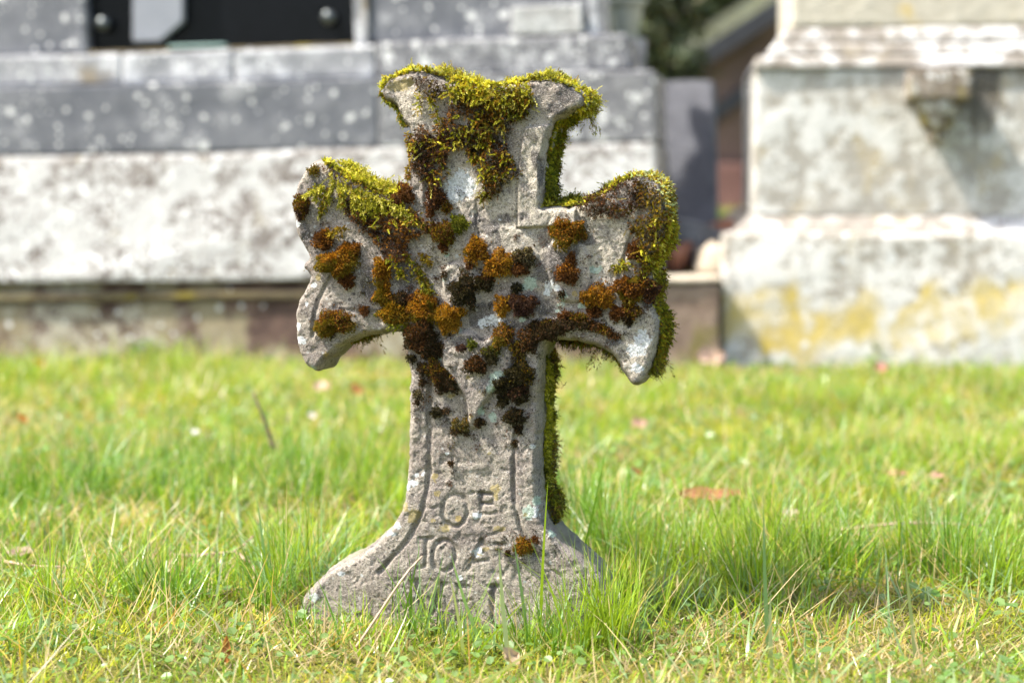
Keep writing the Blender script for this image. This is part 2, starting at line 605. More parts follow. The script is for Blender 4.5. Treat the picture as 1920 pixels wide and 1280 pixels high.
RAISED = [  # (outline, height, softness)
    (catmull(region([(831, 655), (833, 685), (852, 712), (872, 742), (879, 775), (881, 800), (892, 798), (902, 765), (922, 738), (950, 702), (962, 668), (955, 640), (930, 628), (905, 640), (890, 625), (860, 622), (838, 635)]), 4), 0.0075, 0.0028),
    (catmull(region([(1034, 455), (1028, 480), (1032, 525), (1050, 558), (1080, 566), (1102, 545), (1108, 500), (1094, 462), (1062, 445)]), 4), 0.0040, 0.0020),
    (catmull(region([(834, 505), (832, 550), (850, 590), (884, 585), (900, 550), (892, 510), (866, 492)]), 4), 0.0040, 0.0022),
    (catmull(region([(868, 380), (866, 440), (880, 470), (894, 455), (896, 380)]), 4), 0.0020, 0.0018),
    (catmull(region([(900, 452), (902, 500), (940, 520), (985, 510), (1010, 480), (1000, 440), (950, 425), (915, 430)]), 4), 0.0024, 0.0030),
    (region([(1030, 235), (986, 240), (977, 288), (972, 332), (971, 428), (1080, 422), (1080, 385), (1012, 392), (1012, 300)]), 0.0056, 0.0009),
    (catmull(region([(925, 570), (950, 545), (1000, 550), (1020, 580), (990, 610), (940, 605)]), 4), 0.0022, 0.0030),
]


def front_relief(x, z, d):
    """how far the face stands proud (towards the viewer) at (x, z); d = distance in from the outline"""
    sh = x.shape
    x = x.ravel()
    z = z.ravel()
    d = d.ravel()
    p = p3(x, z)
    pit = fbm(p, 170, 2, 115)
    fl = fbm(p, 26, 4, 121)
    fl2 = fbm(p, 48, 4, 131)
    h = 0.0008 * sstep(-0.04, 0.04, fl) + 0.0004 * sstep(0.14, 0.20, fl2) - 0.0006 * sstep(0.30, 0.36, -fl2) - 0.0007 * sstep(0.30, 0.55, pit) - 0.0009 * sstep(0.42, 0.65, fbm(p, 60, 2, 117)) + 0.0022 * fbm(p, 18, 2, 3) + 0.0006 * fbm(p, 90, 2, 9) + 0.0004 * fbm(p, 330, 2, 15)
    r = 0.0050 + 0.0034 * fbm(p, 50, 2, 21)
    k = np.clip(d / r, 0, 1)
    h = h - r * (1 - np.sqrt(np.clip(1 - (1 - k) ** 2, 0, 1)))
    wear = np.clip(0.74 + 0.6 * fbm(p, 40, 2, 33), 0.45, 1.1)
    for poly, ht, soft in RAISED:
        lo, hi = poly.min(0) - 0.02, poly.max(0) + 0.02
        s = (x > lo[0]) & (x < hi[0]) & (z > lo[1]) & (z < hi[1])
        if s.any():
            sd = poly_dist(x[s], z[s], poly)
            h[s] += ht * (1 - sstep(-soft, soft, sd)) * np.clip(wear[s] + 0.2, 0.5, 1)
    for poly, dep, hw in GROOVES + [(q_, d_ * 0.78, w_) for q_, d_, w_ in LETTERS]:
        lo, hi = poly.min(0) - 0.012, poly.max(0) + 0.012
        s = (x > lo[0]) & (x < hi[0]) & (z > lo[1]) & (z < hi[1])
        if s.any():
            dd = poly_dist(x[s], z[s], poly, False) * (1 + 0.25 * vnoise(p[s], 160, 41))
            h[s] -= dep * wear[s] * np.clip(1.15 - dd / (1.25 * hw), 0, 1) ** 0.9
    return h.reshape(sh)


def soft_spots(x, z, spots):
    o = np.zeros_like(x)
    for (px, py, rx, ry) in spots:
        cx, cz = C(px, py)
        q = np.sqrt(((x - cx) / (rx * PXM)) ** 2 + ((z - cz) / (ry * PXM)) ** 2)
        o = np.maximum(o, np.clip(1.35 - 0.85 * q, 0, 1))
    return o


def build_cross_body():
    h = 0.00125
    lo, hi = OUTS.min(0) - 0.004, OUTS.max(0) + 0.004
    xs = np.arange(lo[0], hi[0], h)
    zs = np.arange(lo[1], hi[1], h)
    X, Z = np.meshgrid(xs, zs)
    sd = poly_dist(X.ravel(), Z.ravel(), OUTS)
    nz = p3(X.ravel(), Z.ravel())
    sd = sd + 0.0016 * fbm(nz, 55, 3, 51) + 0.0007 * vnoise(nz, 220, 55) + 0.0016 * sstep(0.25, 0.4, fbm(nz, 70, 2, 57))
    sd = sd.reshape(X.shape)
    ins = sd < 0.3 * h
    quad = ins[:-1, :-1] & ins[1:, :-1] & ins[:-1, 1:] & ins[1:, 1:]
    used = np.zeros_like(ins)
    for a in (slice(None, -1), slice(1, None)):
        for c in (slice(None, -1), slice(1, None)):
            used[a, c] |= quad
    allq = np.zeros((ins.shape[0] + 1, ins.shape[1] + 1), int)
    allq[1:-1, 1:-1] = quad
    cnt = allq[:-1, :-1] + allq[1:, :-1] + allq[:-1, 1:] + allq[1:, 1:]
    bnd = used & (cnt < 4)
    gz_, gx_ = np.gradient(sd, h)
    gl = np.sqrt(gx_ ** 2 + gz_ ** 2) + 1e-9
    gx_, gz_ = gx_ / gl, gz_ / gl
    Xs, Zs = X.copy(), Z.copy()
    Xs[bnd] -= (gx_ * sd)[bnd]
    Zs[bnd] -= (gz_ * sd)[bnd]
    dsnap = np.where(bnd, 0.0, np.maximum(-sd, 0.0))
    rel = front_relief(Xs, Zs, dsnap)
    idx = -np.ones(X.shape, int)
    idx[used] = np.arange(used.sum())
    nF = int(used.sum())
    vx, vz, vh, vd = Xs[used], Zs[used], rel[used], dsnap[used]
    front = np.stack([vx, -vh, vz], -1)
    q = np.stack([idx[:-1, :-1][quad], idx[:-1, 1:][quad], idx[1:, 1:][quad], idx[1:, :-1][quad]], -1)
    # boundary edges in face order
    e = np.concatenate([q[:, [0, 1]], q[:, [1, 2]], q[:, [2, 3]], q[:, [3, 0]]])
    key = set(map(tuple, e.tolist()))
    be = np.array([t for t in key if (t[1], t[0]) not in key])
    bv = np.unique(be)
    loc = {int(v): i for i, v in enumerate(bv)}
    nx, nzv = gx_[used][bv], gz_[used][bv]
    # smooth the outward normals along the outline
    nb = [[] for _ in bv]
    for a, c in be:
        nb[loc[int(a)]].append(loc[int(c)])
        nb[loc[int(c)]].append(loc[int(a)])
    bxz = np.stack([vx[bv], vz[bv]], -1)
    for it in range(6):
        n2x = np.array([nx[i] + sum(nx[j] for j in nb[i]) for i in range(len(bv))])
        n2z = np.array([nzv[i] + sum(nzv[j] for j in nb[i]) for i in range(len(bv))])
        l_ = np.sqrt(n2x ** 2 + n2z ** 2) + 1e-9
        nx, nzv = n2x / l_, n2z / l_
        if it < 3:
            bxz = np.array([0.5 * bxz[i] + 0.5 * np.mean(bxz[nb[i]], 0) for i in range(len(bv))])
    front[bv, 0] = bxz[:, 0]
    front[bv, 2] = bxz[:, 1]
    K = 26
    rings = []
    y0 = front[bv, 1]
    for k in range(1, K + 1):
        t = k / K
        y = y0 + (THICK - y0) * t
        off = 0.0030 * math.sin(math.pi * min(t * 4, 1) / 2) - 0.008 * max(0, (t - 0.9) / 0.1) ** 2
        P = np.stack([front[bv, 0], y, front[bv, 2]], -1)
        dn = off + (0.0026 * fbm(P, 30, 3, 61) + 0.0010 * fbm(P, 150, 2, 65)) * min(1, t * 6)
        P[:, 0] += nx * dn
        P[:, 2] += nzv * dn
        rings.append(P)
    nb_ = len(bv)
    ring_idx = [bv] + [nF + k * nb_ + np.arange(nb_) for k in range(K)]
    lid = np.array([[loc[int(a)], loc[int(c)]] for a, c in be])
    qs = [q]
    for k in range(K):
        A, B = ring_idx[k], ring_idx[k + 1]
        qs.append(np.stack([A[lid[:, 1]], A[lid[:, 0]], B[lid[:, 0]], B[lid[:, 1]]], -1))
    # back face: coarse copy of the grid joined on the last ring
    back = front.copy()
    back[:, 1] = THICK + 0.0012 * fbm(p3(vx, vz), 40, 3, 81)
    bi = nF + K * nb_ + np.arange(nF)
    bmap = bi.copy()
    bmap[bv] = ring_idx[-1]
    qs.append(bmap[q][:, ::-1])
    V = np.concatenate([front] + rings + [back])
    # masks (all of them real crusts and stains with a place on the stone)
    A = {}
    xx, zz, yy = V[:, 0], V[:, 2], V[:, 1]
    isf = (yy < 0.012)
    nn = 0.22 * fbm(p3(xx, zz), 110, 3, 91)
    W = soft_spots(xx, zz, [(865, 345, 26, 26), (850, 360, 14, 18), (880, 350, 12, 20), (1205, 640, 14, 20), (1195, 655, 20, 14), (1030, 537, 12, 10), (1044, 540, 9, 7), (1025, 550, 7, 5),
                            (925, 602, 22, 12), (905, 606, 10, 9), (884, 571, 7, 6), (565, 637, 10, 8), (588, 535, 5, 5), (558, 418, 5, 8), (775, 905, 10, 5), (782, 890, 4, 5), (765, 915, 5, 6),
                            (838, 850, 6, 4), (998, 837, 6, 4), (793, 888, 4, 4), (897, 1035, 9, 10), (745, 985, 8, 6), (735, 1000, 10, 5), (893, 965, 8, 8), (560, 612, 4, 9), (575, 570, 3, 4), (640, 1075, 8, 5), (590, 1120, 10, 8), (1195, 690, 14, 9), (1000, 960, 10, 12), (862, 1082, 6, 5)])
    A['white'] = np.clip(W + nn, 0, 1) * isf
    Mi = soft_spots(xx, zz, [(1118, 507, 11, 6), (1110, 502, 5, 4), (1125, 502, 5, 4), (996, 532, 14, 13), (985, 538, 9, 8), (1056, 555, 8, 12), (1052, 572, 10, 6), (1090, 572, 8, 7), (980, 599, 7, 5), (838, 479, 5, 5), (857, 620, 12, 7), (930, 713, 10, 16), (938, 700, 10, 8), (922, 728, 8, 8),
                             (903, 770, 6, 9), (924, 782, 8, 11), (834, 523, 5, 4), (1046, 583, 7, 3), (825, 668, 7, 6), (991, 494, 7, 9), (585, 690, 8, 6), (990, 960, 12, 14), (1005, 940, 7, 10), (1035, 1000, 10, 8)])
    A['mint'] = np.clip(Mi + nn * 0.6, 0, 1) * isf
    Dk = soft_spots(xx, zz, [(918, 425, 28, 20), (945, 410, 20, 14), (935, 450, 8, 22), (1025, 510, 30, 26), (1040, 480, 26, 26), (1065, 470, 34, 18), (1005, 300, 10, 26), (1013, 330, 7, 30), (1060, 180, 26, 20), (1045, 205, 22, 14), (700, 530, 30, 40), (760, 520, 30, 40), (590, 350, 20, 30), (575, 440, 14, 24), (895, 410, 10, 14),
                             (900, 590, 40, 26), (950, 610, 30, 20), (990, 560, 40, 20), (745, 215, 12, 12), (1100, 450, 24, 14), (1215, 570, 12, 14), (1150, 640, 18, 8), (1020, 575, 30, 18), (880, 640, 40, 14)])
    A['dark'] = np.clip(Dk * 0.75 + nn, 0, 1) * isf
    Bg = np.maximum.reduce([1 - sstep(-0.012, 0.014, poly_dist(xx, zz, region(pl))) for pl in (
        [(1030, 220), (990, 230), (960, 330), (900, 380), (960, 520), (1040, 460), (1130, 540), (1190, 470), (1200, 390), (1090, 380), (1020, 390)],
        [(770, 240), (720, 150), (790, 160), (840, 240), (800, 260)],
        [(830, 300), (830, 390), (950, 380), (940, 300)],
        [(790, 430), (830, 530), (870, 480), (840, 440)],
        [(1140, 600), (1170, 700), (1200, 720), (1230, 640), (1215, 580)])])
    A['beige'] = np.clip(Bg + nn, 0, 1)
    Yl = soft_spots(xx, zz, [(745, 160, 24, 14), (765, 155, 16, 10), (775, 965, 16, 18), (760, 950, 8, 12), (820, 925, 10, 8), (880, 706, 5, 6), (846, 742, 9, 6), (597, 520, 7, 8), (885, 780, 6, 6), (815, 895, 8, 10), (930, 915, 12, 12), (930, 930, 8, 10), (835, 990, 14, 10), (812, 975, 8, 6), (900, 1040, 6, 4), (917, 850, 5, 6), (935, 990, 16, 8), (985, 965, 6, 6), (910, 1030, 10, 6)])
    A['yellow'] = np.clip(Yl * 0.8 + nn * 0.8, 0, 1) * isf
    A['algae'] = np.clip(sstep(0.010, 0.03, yy) * 0.5 + 0.5 * fbm(V, 40, 3, 95) * sstep(0.006, 0.02, yy), 0, 1)
    me = mesh_np('cross_body', V, np.concatenate(qs), attrs=A)
    return me, dict(bxz=bxz, n=np.stack([nx, nzv], -1))


cross = bpy.data.objects.new('stone_cross', None)
COL.objects.link(cross)
CF.apply(cross)
tag(cross, 'small weathered grey stone cross grave marker overgrown with moss, standing in the grass', 'stone cross')
cross_me, EDGE = build_cross_body()
link('cross_body', cross_me, M_CROSS, cross)

# relief lookup for planting the moss on the face
_h = 0.003
_lo = OUTS.min(0) - 0.02
_xs = np.arange(_lo[0], OUTS[:, 0].max() + 0.02, _h)
_zs = np.arange(_lo[1], OUTS[:, 1].max() + 0.02, _h)
_X, _Z = np.meshgrid(_xs, _zs)
_SD = poly_dist(_X.ravel(), _Z.ravel(), OUTS).reshape(_X.shape)
_REL = front_relief(_X, _Z, np.maximum(-_SD, 0))


def relief_at(x, z):
    i = np.clip(((z - _lo[1]) / _h).astype(int), 0, _X.shape[0] - 1)
    j = np.clip(((x - _lo[0]) / _h).astype(int), 0, _X.shape[1] - 1)
    return _REL[i, j], -_SD[i, j]


# ------------------------------------------------------------------ moss
PAL = {  # two or three own colours per kind of moss
    'orange': [(0.42, 0.185, 0.022), (0.31, 0.135, 0.016), (0.20, 0.08, 0.016)],
    'amber': [(0.44, 0.25, 0.022), (0.33, 0.19, 0.014), (0.38, 0.18, 0.016)],
    'olive': [(0.24, 0.175, 0.014), (0.15, 0.13, 0.012), (0.24, 0.13, 0.014)],
    'brown': [(0.155, 0.062, 0.020), (0.10, 0.045, 0.018), (0.20, 0.085, 0.022)],
    'purple': [(0.085, 0.042, 0.030), (0.055, 0.032, 0.024), (0.13, 0.065, 0.040)],
    'dark': [(0.060, 0.042, 0.018), (0.040, 0.034, 0.014), (0.11, 0.06, 0.028)],
    'black': [(0.032, 0.028, 0.013), (0.048, 0.042, 0.016), (0.07, 0.055, 0.022)],
    'green': [(0.12, 0.14, 0.014), (0.08, 0.10, 0.012), (0.19, 0.19, 0.018)],
    'yellow': [(0.56, 0.51, 0.04), (0.43, 0.40, 0.022), (0.68, 0.62, 0.14)],
    'lime': [(0.34, 0.34, 0.018), (0.22, 0.235, 0.012), (0.46, 0.44, 0.04)],
    'gold': [(0.27, 0.175, 0.010), (0.17, 0.115, 0.010), (0.38, 0.28, 0.02)],
    'pale': [(0.42, 0.47, 0.24), (0.34, 0.42, 0.20), (0.52, 0.54, 0.30)],
    'grey': [(0.20, 0.18, 0.11), (0.13, 0.11, 0.06), (0.30, 0.25, 0.13)],
}


def pick(names, n, p=None):
    out = np.empty((n, 3))
    if isinstance(names, str):
        names = [names]
    which = rng.choice(len(names), n, p=p)
    sub = rng.integers(0, 3, n)
    for i, nm in enumerate(names):
        for k in range(3):
            s = (which == i) & (sub == k)
            out[s] = PAL[nm][k]
    return out * rng.uniform(0.75, 1.25, (n, 1))


def unit(v):
    return v / (np.linalg.norm(v, axis=-1, keepdims=True) + 1e-12)


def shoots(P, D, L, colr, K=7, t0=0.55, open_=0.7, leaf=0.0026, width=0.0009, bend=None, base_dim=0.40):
    """N little moss shoots: leaves set spirally along a curved stem"""
    n = len(P)
    D = unit(D)
    if bend is None:
        bend = rng.normal(0, 0.25, (n, 3))
    a = unit(np.cross(D, rng.normal(0, 1, (n, 3))))
    b = np.cross(D, a)
    V, Cc = [], []
    ph = rng.uniform(0, 6.28, n)
    for k in range(K):
        t = t0 + (1 - t0) * (k + 0.5) / K if K > 1 else 1.0
        Lc = L[:, None]
        pos = P + Lc * (D * t + bend * t * t)
        tan = unit(D + 2 * bend * t)
        az = ph + k * 2.4
        side = a * np.cos(az)[:, None] + b * np.sin(az)[:, None]
        o = open_ * (1.15 - 0.6 * (k / max(K - 1, 1))) * rng.uniform(0.7, 1.3, (n, 1))
        d = unit(tan + side * o)
        w = unit(np.cross(d, tan + 1e-3))
        ll = leaf * rng.uniform(0.7, 1.3, (n, 1))
        ww = width * rng.uniform(0.7, 1.3, (n, 1))
        mid = pos + d * ll * 0.45 + side * ll * 0.06
        tip = pos + d * ll - side * ll * 0.12
        V.append(np.stack([pos, mid + w * ww * 0.5, tip, mid - w * ww * 0.5], 1))
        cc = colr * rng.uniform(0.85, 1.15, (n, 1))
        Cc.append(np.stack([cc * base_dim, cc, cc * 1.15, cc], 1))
    V = np.concatenate(V).reshape(-1, 3)
    Cc = np.concatenate(Cc).reshape(-1, 3)
    return V, Cc


def moss_obj(name, chunks, core=None, label=None):
    V = np.concatenate([c[0] for c in chunks])
    Cc = np.concatenate([c[1] for c in chunks])
    q = np.arange(len(V)).reshape(-1, 4)
    if core is not None:
        cv, cq, ccol = core
        q = np.concatenate([q, cq + len(V)])
        V = np.concatenate([V, cv])
        Cc = np.concatenate([Cc, ccol])
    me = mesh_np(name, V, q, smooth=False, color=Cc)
    return link(name, me, M_MOSS, cross, label)


def cushion(px, py, rx, ry, pal, rot=0.0, hgt=None, pal_shade=None, label=None, seed=0):
    cx, cz = C(px, py)
    rx, ry = rx * PXM * 1.08, ry * PXM * 1.08
    rot = R(rot)
    r0 = math.sqrt(rx * ry)
    H = hgt or min(0.0135, 0.0030 + r0 * 0.52)
    n = int(np.clip(rx * ry * math.pi / (0.00092 ** 2), 50, 2600))
    rho = np.sqrt(rng.uniform(0, 1, n))
    far = rng.uniform(0, 1, n) < 0.035
    rho[far] *= rng.uniform(1.0, 1.55, far.sum())
    th = rng.uniform(0, 2 * np.pi, n)
    wob = 1 + 0.22 * vnoise(np.stack([np.cos(th) * 1.7 + px, np.sin(th) * 1.7 + py, np.zeros(n)], -1), 1.0, 3) + 0.16 * np.sin(3 * th + px) + 0.12 * np.sin(5 * th + 2.1 * py) + 0.07 * np.sin(9 * th + px * 0.7)
    rr = rho * wob
    lx, lz = rx * rr * np.cos(th), ry * rr * np.sin(th)
    x = cx + lx * math.cos(rot) - lz * math.sin(rot)
    z = cz + lx * math.sin(rot) + lz * math.cos(rot)
    lump = 1 + 0.28 * fbm(p3(x, z), 150, 2, 7)
    rel, dd = relief_at(x, z)
    dome = np.sqrt(np.clip(1 - rho ** 2.4, 0, 1)) * lump
    y = -rel - H * dome
    nx, nz = (x - cx), (z - cz)
    nrm = np.stack([nx / r0 * 1.1, -np.sqrt(np.clip(1.15 - rho ** 2, 0.05, 1.2)), nz / r0 * 1.1], -1)
    nrm = unit(nrm) + rng.normal(0, 0.11, (n, 3)) + np.array([0, 0, 0.08])
    L = rng.uniform(0.0028, 0.0038, n) * np.clip(1.1 - 0.5 * rho, 0.35, 1)
    P = np.stack([x, y, z], -1) - unit(nrm) * (L * 0.8)[:, None]
    f = fbm(p3(x, z), 70, 2, 17) + 0.9 * lz / ry * 0.5
    col = pick(pal, n)
    col *= rng.choice([0.55, 0.9, 1.1, 1.45], n)[:, None]
    if pal_shade:
        s = f < -0.1  # lower part takes this palette: sunlit top and shaded underside put into colour
        col[s] = pick(pal_shade, n)[s]
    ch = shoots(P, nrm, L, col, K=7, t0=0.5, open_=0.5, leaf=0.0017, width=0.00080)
    # felted body of the cushion under the shoots
    nr, na = 5, 24
    cv, ccl = [], []
    a = np.linspace(0, 2 * np.pi, na, endpoint=False)
    for i in range(nr + 1):
        q_ = i / nr
        w_ = 1 + 0.16 * np.sin(3 * a + px) + 0.12 * np.sin(5 * a + 2.1 * py) + 0.07 * np.sin(9 * a + px * 0.7)
        ux, uz = rx * q_ * w_ * np.cos(a) * 0.95, ry * q_ * w_ * np.sin(a) * 0.95
        X_ = cx + ux * math.cos(rot) - uz * math.sin(rot)
        Z_ = cz + ux * math.sin(rot) + uz * math.cos(rot)
        rl, _ = relief_at(X_, Z_)
        Y_ = -rl + 0.001 - max(H - 0.0028, 0.0008) * math.sqrt(max(0, 1 - q_ ** 2.4))
        cv.append(np.stack([X_, Y_, Z_], -1))
    cv = np.concatenate(cv)
    i0 = np.arange(nr)[:, None] * na + np.arange(na)[None]
    i1 = np.arange(nr)[:, None] * na + (np.arange(na)[None] + 1) % na
    cq = np.stack([i0, i1, i1 + na, i0 + na], -1).reshape(-1, 4)
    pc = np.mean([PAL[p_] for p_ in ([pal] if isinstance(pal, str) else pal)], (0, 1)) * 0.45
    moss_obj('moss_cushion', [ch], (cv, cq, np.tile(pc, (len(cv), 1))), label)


CUSHIONS = [
    # px, py, rx, ry, palette, rot, second palette (shaded lower part)
    (607, 450, 18, 18, ['brown', 'orange'], 0, 'brown'), (634, 492, 40, 24, ['orange', 'amber'], 8, 'olive'), (652, 526, 14, 13, 'brown', 0, None), (655, 470, 20, 16, 'orange', 20, None),
    (625, 607, 37, 22, ['brown', 'olive', 'orange'], 12, 'olive'), (684, 582, 9, 9, 'brown', 0, None),
    (717, 510, 15, 30, ['orange', 'amber'], 0, 'olive'), (720, 552, 18, 24, ['amber', 'orange'], 0, 'olive'), (738, 585, 28, 22, ['olive', 'amber'], -10, 'green'), (752, 562, 14, 14, 'dark', 0, None),
    (795, 577, 28, 27, ['amber', 'orange'], 0, 'olive'), (842, 595, 27, 25, ['amber', 'amber', 'orange'], 0, 'amber'), (790, 632, 30, 30, ['dark', 'brown'], 0, 'dark'), (822, 655, 12, 13, 'dark', 0, None), (772, 672, 9, 8, 'black', 0, None),
    (827, 704, 19, 36, ['dark', 'brown', 'olive'], 38, 'dark'), (792, 690, 8, 12, 'dark', 0, None), (777, 560, 12, 10, 'brown', 0, None),
    (834, 437, 22, 20, ['olive', 'brown'], 0, 'olive'), (862, 420, 16, 16, ['green', 'lime'], 0, 'green'), (833, 460, 8, 14, 'brown', 0, None),
    (895, 469, 20, 23, ['orange', 'amber'], 0, 'olive'), (872, 545, 23, 28, ['black', 'dark'], 10, 'black'), (910, 527, 15, 15, ['dark', 'brown'], 0, 'black'),
    (935, 495, 26, 21, ['orange', 'amber'], 35, 'amber'), (984, 482, 20, 18, ['grey', 'dark'], -20, 'dark'), (976, 505, 14, 11, 'brown', 0, None), (881, 500, 6, 5, 'brown', 0, None), (834, 515, 6, 7, 'dark', 0, None), (969, 540, 9, 9, 'black', 0, None),
    (943, 573, 15, 18, ['orange', 'amber'], 0, 'amber'), (980, 571, 25, 20, ['purple', 'purple', 'brown'], 0, 'purple'),
    (1062, 436, 29, 24, ['orange', 'orange', 'olive'], 0, 'olive'), (1090, 440, 10, 10, ['olive', 'brown'], 0, None), (1066, 512, 20, 18, ['brown', 'orange'], 0, 'brown'), (1072, 486, 9, 12, 'brown', 0, None),
    (1122, 556, 28, 19, ['orange', 'amber'], -8, 'olive'), (1114, 583, 12, 11, 'brown', 0, None), (1055, 552, 6, 7, 'dark', 0, None),
    (1191, 470, 15, 18, 'brown', 0, None), (1181, 541, 28, 24, ['brown', 'orange'], 0, 'olive'), (1159, 586, 15, 12, 'brown', 20, None), (1183, 584, 14, 17, ['brown', 'olive'], 0, 'dark'), (1180, 603, 7, 8, 'dark', 0, None),
    (1060, 592, 10, 9, 'brown', 0, None), (1085, 600, 20, 13, ['olive', 'brown'], -10, 'dark'), (1112, 609, 17, 9, ['brown', 'dark'], -20, None), (1132, 617, 14, 8, ['brown', 'olive'], -24, None), (1150, 627, 12, 7, ['brown', 'dark'], -30, None),
    (1052, 612, 20, 15, ['dark', 'purple'], 12, 'dark'), (1022, 620, 22, 18, ['dark', 'purple', 'olive'], 15, 'dark'), (995, 636, 20, 19, ['dark', 'brown'], 30, 'dark'), (973, 652, 12, 15, ['olive', 'dark'], 0, 'dark'), (1003, 612, 12, 10, 'dark', 0, None),
    (943, 630, 15, 22, ['olive', 'brown', 'orange'], -25, 'olive'), (888, 645, 8, 9, 'green', 0, None), (868, 650, 9, 6, 'purple', 0, None), (895, 682, 20, 15, ['dark', 'brown'], -10, 'black'), (923, 664, 15, 15, ['green', 'dark'], 0, 'black'),
    (977, 697, 24, 22, ['black', 'dark', 'olive'], 0, 'black'), (950, 722, 22, 15, ['black'], 10, 'black'), (973, 738, 20, 17, ['dark', 'purple'], 0, 'black'), (943, 752, 10, 11, 'black', 0, None), (965, 780, 19, 14, ['dark', 'black'], 0, 'black'), (973, 805, 8, 8, 'dark', 0, None), (966, 831, 5, 6, 'dark', 0, None),
    (857, 800, 9, 15, ['grey', 'olive'], 0, 'dark'), (872, 799, 9, 15, ['grey', 'olive'], 0, 'dark'), (820, 772, 12, 9, ['black'], 20, None), (838, 770, 7, 6, 'dark', 0, None), (793, 716, 6, 8, 'dark', 0, None), (785, 738, 8, 9, ['dark', 'grey'], 30, None), (900, 791, 9, 8, 'dark', 0, None), (847, 868, 5, 4, 'dark', 0, None), (783, 752, 5, 5, 'dark', 0, None),
    (981, 1024, 16, 15, ['orange', 'amber', 'olive'], -30, 'olive'), (1003, 1011, 9, 6, 'brown', 0, None), (953, 1036, 5, 5, 'dark', 0, None),
    (589, 320, 10, 8, 'olive', 0, None), (566, 388, 15, 22, ['brown', 'olive'], 0, 'purple'), (757, 364, 19, 18, ['orange', 'brown'], 0, 'brown'), (818, 372, 16, 20, ['brown', 'purple'], 0, 'brown'), (808, 396, 7, 12, 'brown', 0, None), (838, 390, 9, 10, ['olive', 'brown'], 0, None),
    (1220, 545, 14, 18, ['brown', 'purple'], 0, None),
]
CLAB = {('orange',): 'rust orange cushion of moss', 'amber': 'amber gold cushion of moss', 'black': 'almost black cushion of moss', 'purple': 'dark purplish brown moss cushion', 'grey': 'greyish dry moss cushion', 'green': 'green moss cushion',
        'brown': 'brown moss cushion', 'dark': 'dark brown moss cushion', 'olive': 'olive moss cushion', 'orange': 'rust orange cushion of moss'}
for (px, py, rx, ry, pal, rot, p2) in CUSHIONS:
    first = pal if isinstance(pal, str) else pal[0]
    cushion(px, py, rx, ry, pal, rot, None, p2, CLAB.get(first))


def moss_flecks():
    """the many tiny starts of moss scattered over the face, far too many to count"""
    n0 = 240
    src = rng.integers(0, len(CUSHIONS), n0)
    px = np.array([CUSHIONS[i][0] for i in src]) + rng.normal(0, 30, n0)
    py = np.array([CUSHIONS[i][1] for i in src]) + rng.normal(0, 26, n0)
    P, D, L, Cc = [], [], [], []
    for a, c in zip(px, py):
        x, z = C(a, c)
        rl, dd = relief_at(np.array([x]), np.array([z]))
        if dd[0] < 0.002:
            continue
        k = rng.integers(5, 26)
        r = 0.0010 + 0.0026 * rng.uniform() ** 2
        q = rng.normal(0, r, (k, 2))
        rl, _ = relief_at(x + q[:, 0], z + q[:, 1])
        P.append(np.stack([x + q[:, 0], -rl + 0.0012, z + q[:, 1]], -1))
        D.append(np.stack([q[:, 0] / r * 0.3, np.full(k, -1.0), q[:, 1] / r * 0.3 + 0.1], -1))
        L.append(rng.uniform(0.0016, 0.0032, k))
        Cc.append(pick(random.choice([['dark'], ['black'], ['brown'], ['dark', 'olive']]), k))
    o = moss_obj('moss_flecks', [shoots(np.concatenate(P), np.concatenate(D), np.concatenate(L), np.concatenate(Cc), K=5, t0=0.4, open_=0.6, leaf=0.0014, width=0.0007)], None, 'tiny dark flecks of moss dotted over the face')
    o['kind'] = 'stuff'


moss_flecks()


def sample_poly(poly, n):
    lo, hi = poly.min(0), poly.max(0)
    out = np.empty((0, 2))
    while len(out) < n:
        q = rng.uniform(lo, hi, (n * 3, 2))
        d = poly_dist(q[:, 0], q[:, 1], poly) + 0.0022 * vnoise(p3(q[:, 0], q[:, 1]), 190, 5)
        out = np.concatenate([out, q[d < 0]])
    return out[:n]


def parea(p):
    x, y = p[:, 0], p[:, 1]
    return 0.5 * abs(np.sum(x * np.roll(y, -1) - y * np.roll(x, -1)))


def face_mat(pts, layers, label, under=('dark', 0.0022)):
    """a carpet of moss on the face: felt of short dark shoots, then longer leafy shoots in patches"""
    poly = region(pts)
    ar = parea(poly)
    ch = []
    for (pal, dens, thick, L0, L1, droop, K, leaf, width, patch) in layers:
        n = max(20, int(ar * dens))
        q = sample_poly(poly, n)
        gap = fbm(p3(q[:, 0], q[:, 1]), 75, 3, 19)
        q = q[gap > -0.40 + rng.normal(0, 0.05, n)]
        n = len(q)
        if patch is not None and n:
            f = fbm(p3(q[:, 0], q[:, 1]), 55, 3, patch)
            q = q[f > 0.0]
            n = len(q)
        if n == 0:
            continue
        rel, dd = relief_at(q[:, 0], q[:, 1])
        th = 0.8 * thick * np.clip(0.85 + 1.1 * fbm(p3(q[:, 0], q[:, 1]), 70, 3, 77), 0.15, 1.7)
        P = np.stack([q[:, 0], -rel - th * rng.uniform(0.4, 1.0, n), q[:, 1]], -1)
        D = np.array([0, -1.0, 0.25]) + rng.normal(0, 0.45, (n, 3))
        L = rng.uniform(L0, L1, n)
        bend = rng.normal(0, 0.25, (n, 3)) + np.array([0, 0.15, -droop])
        tone = np.clip(1.0 + 0.9 * fbm(p3(q[:, 0], q[:, 1]), 60, 3, 23), 0.45, 1.5)[:, None]
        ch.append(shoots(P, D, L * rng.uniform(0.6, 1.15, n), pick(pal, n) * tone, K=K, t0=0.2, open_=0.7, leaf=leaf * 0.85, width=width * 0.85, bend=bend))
    moss_obj('moss_mat', ch, None, label)


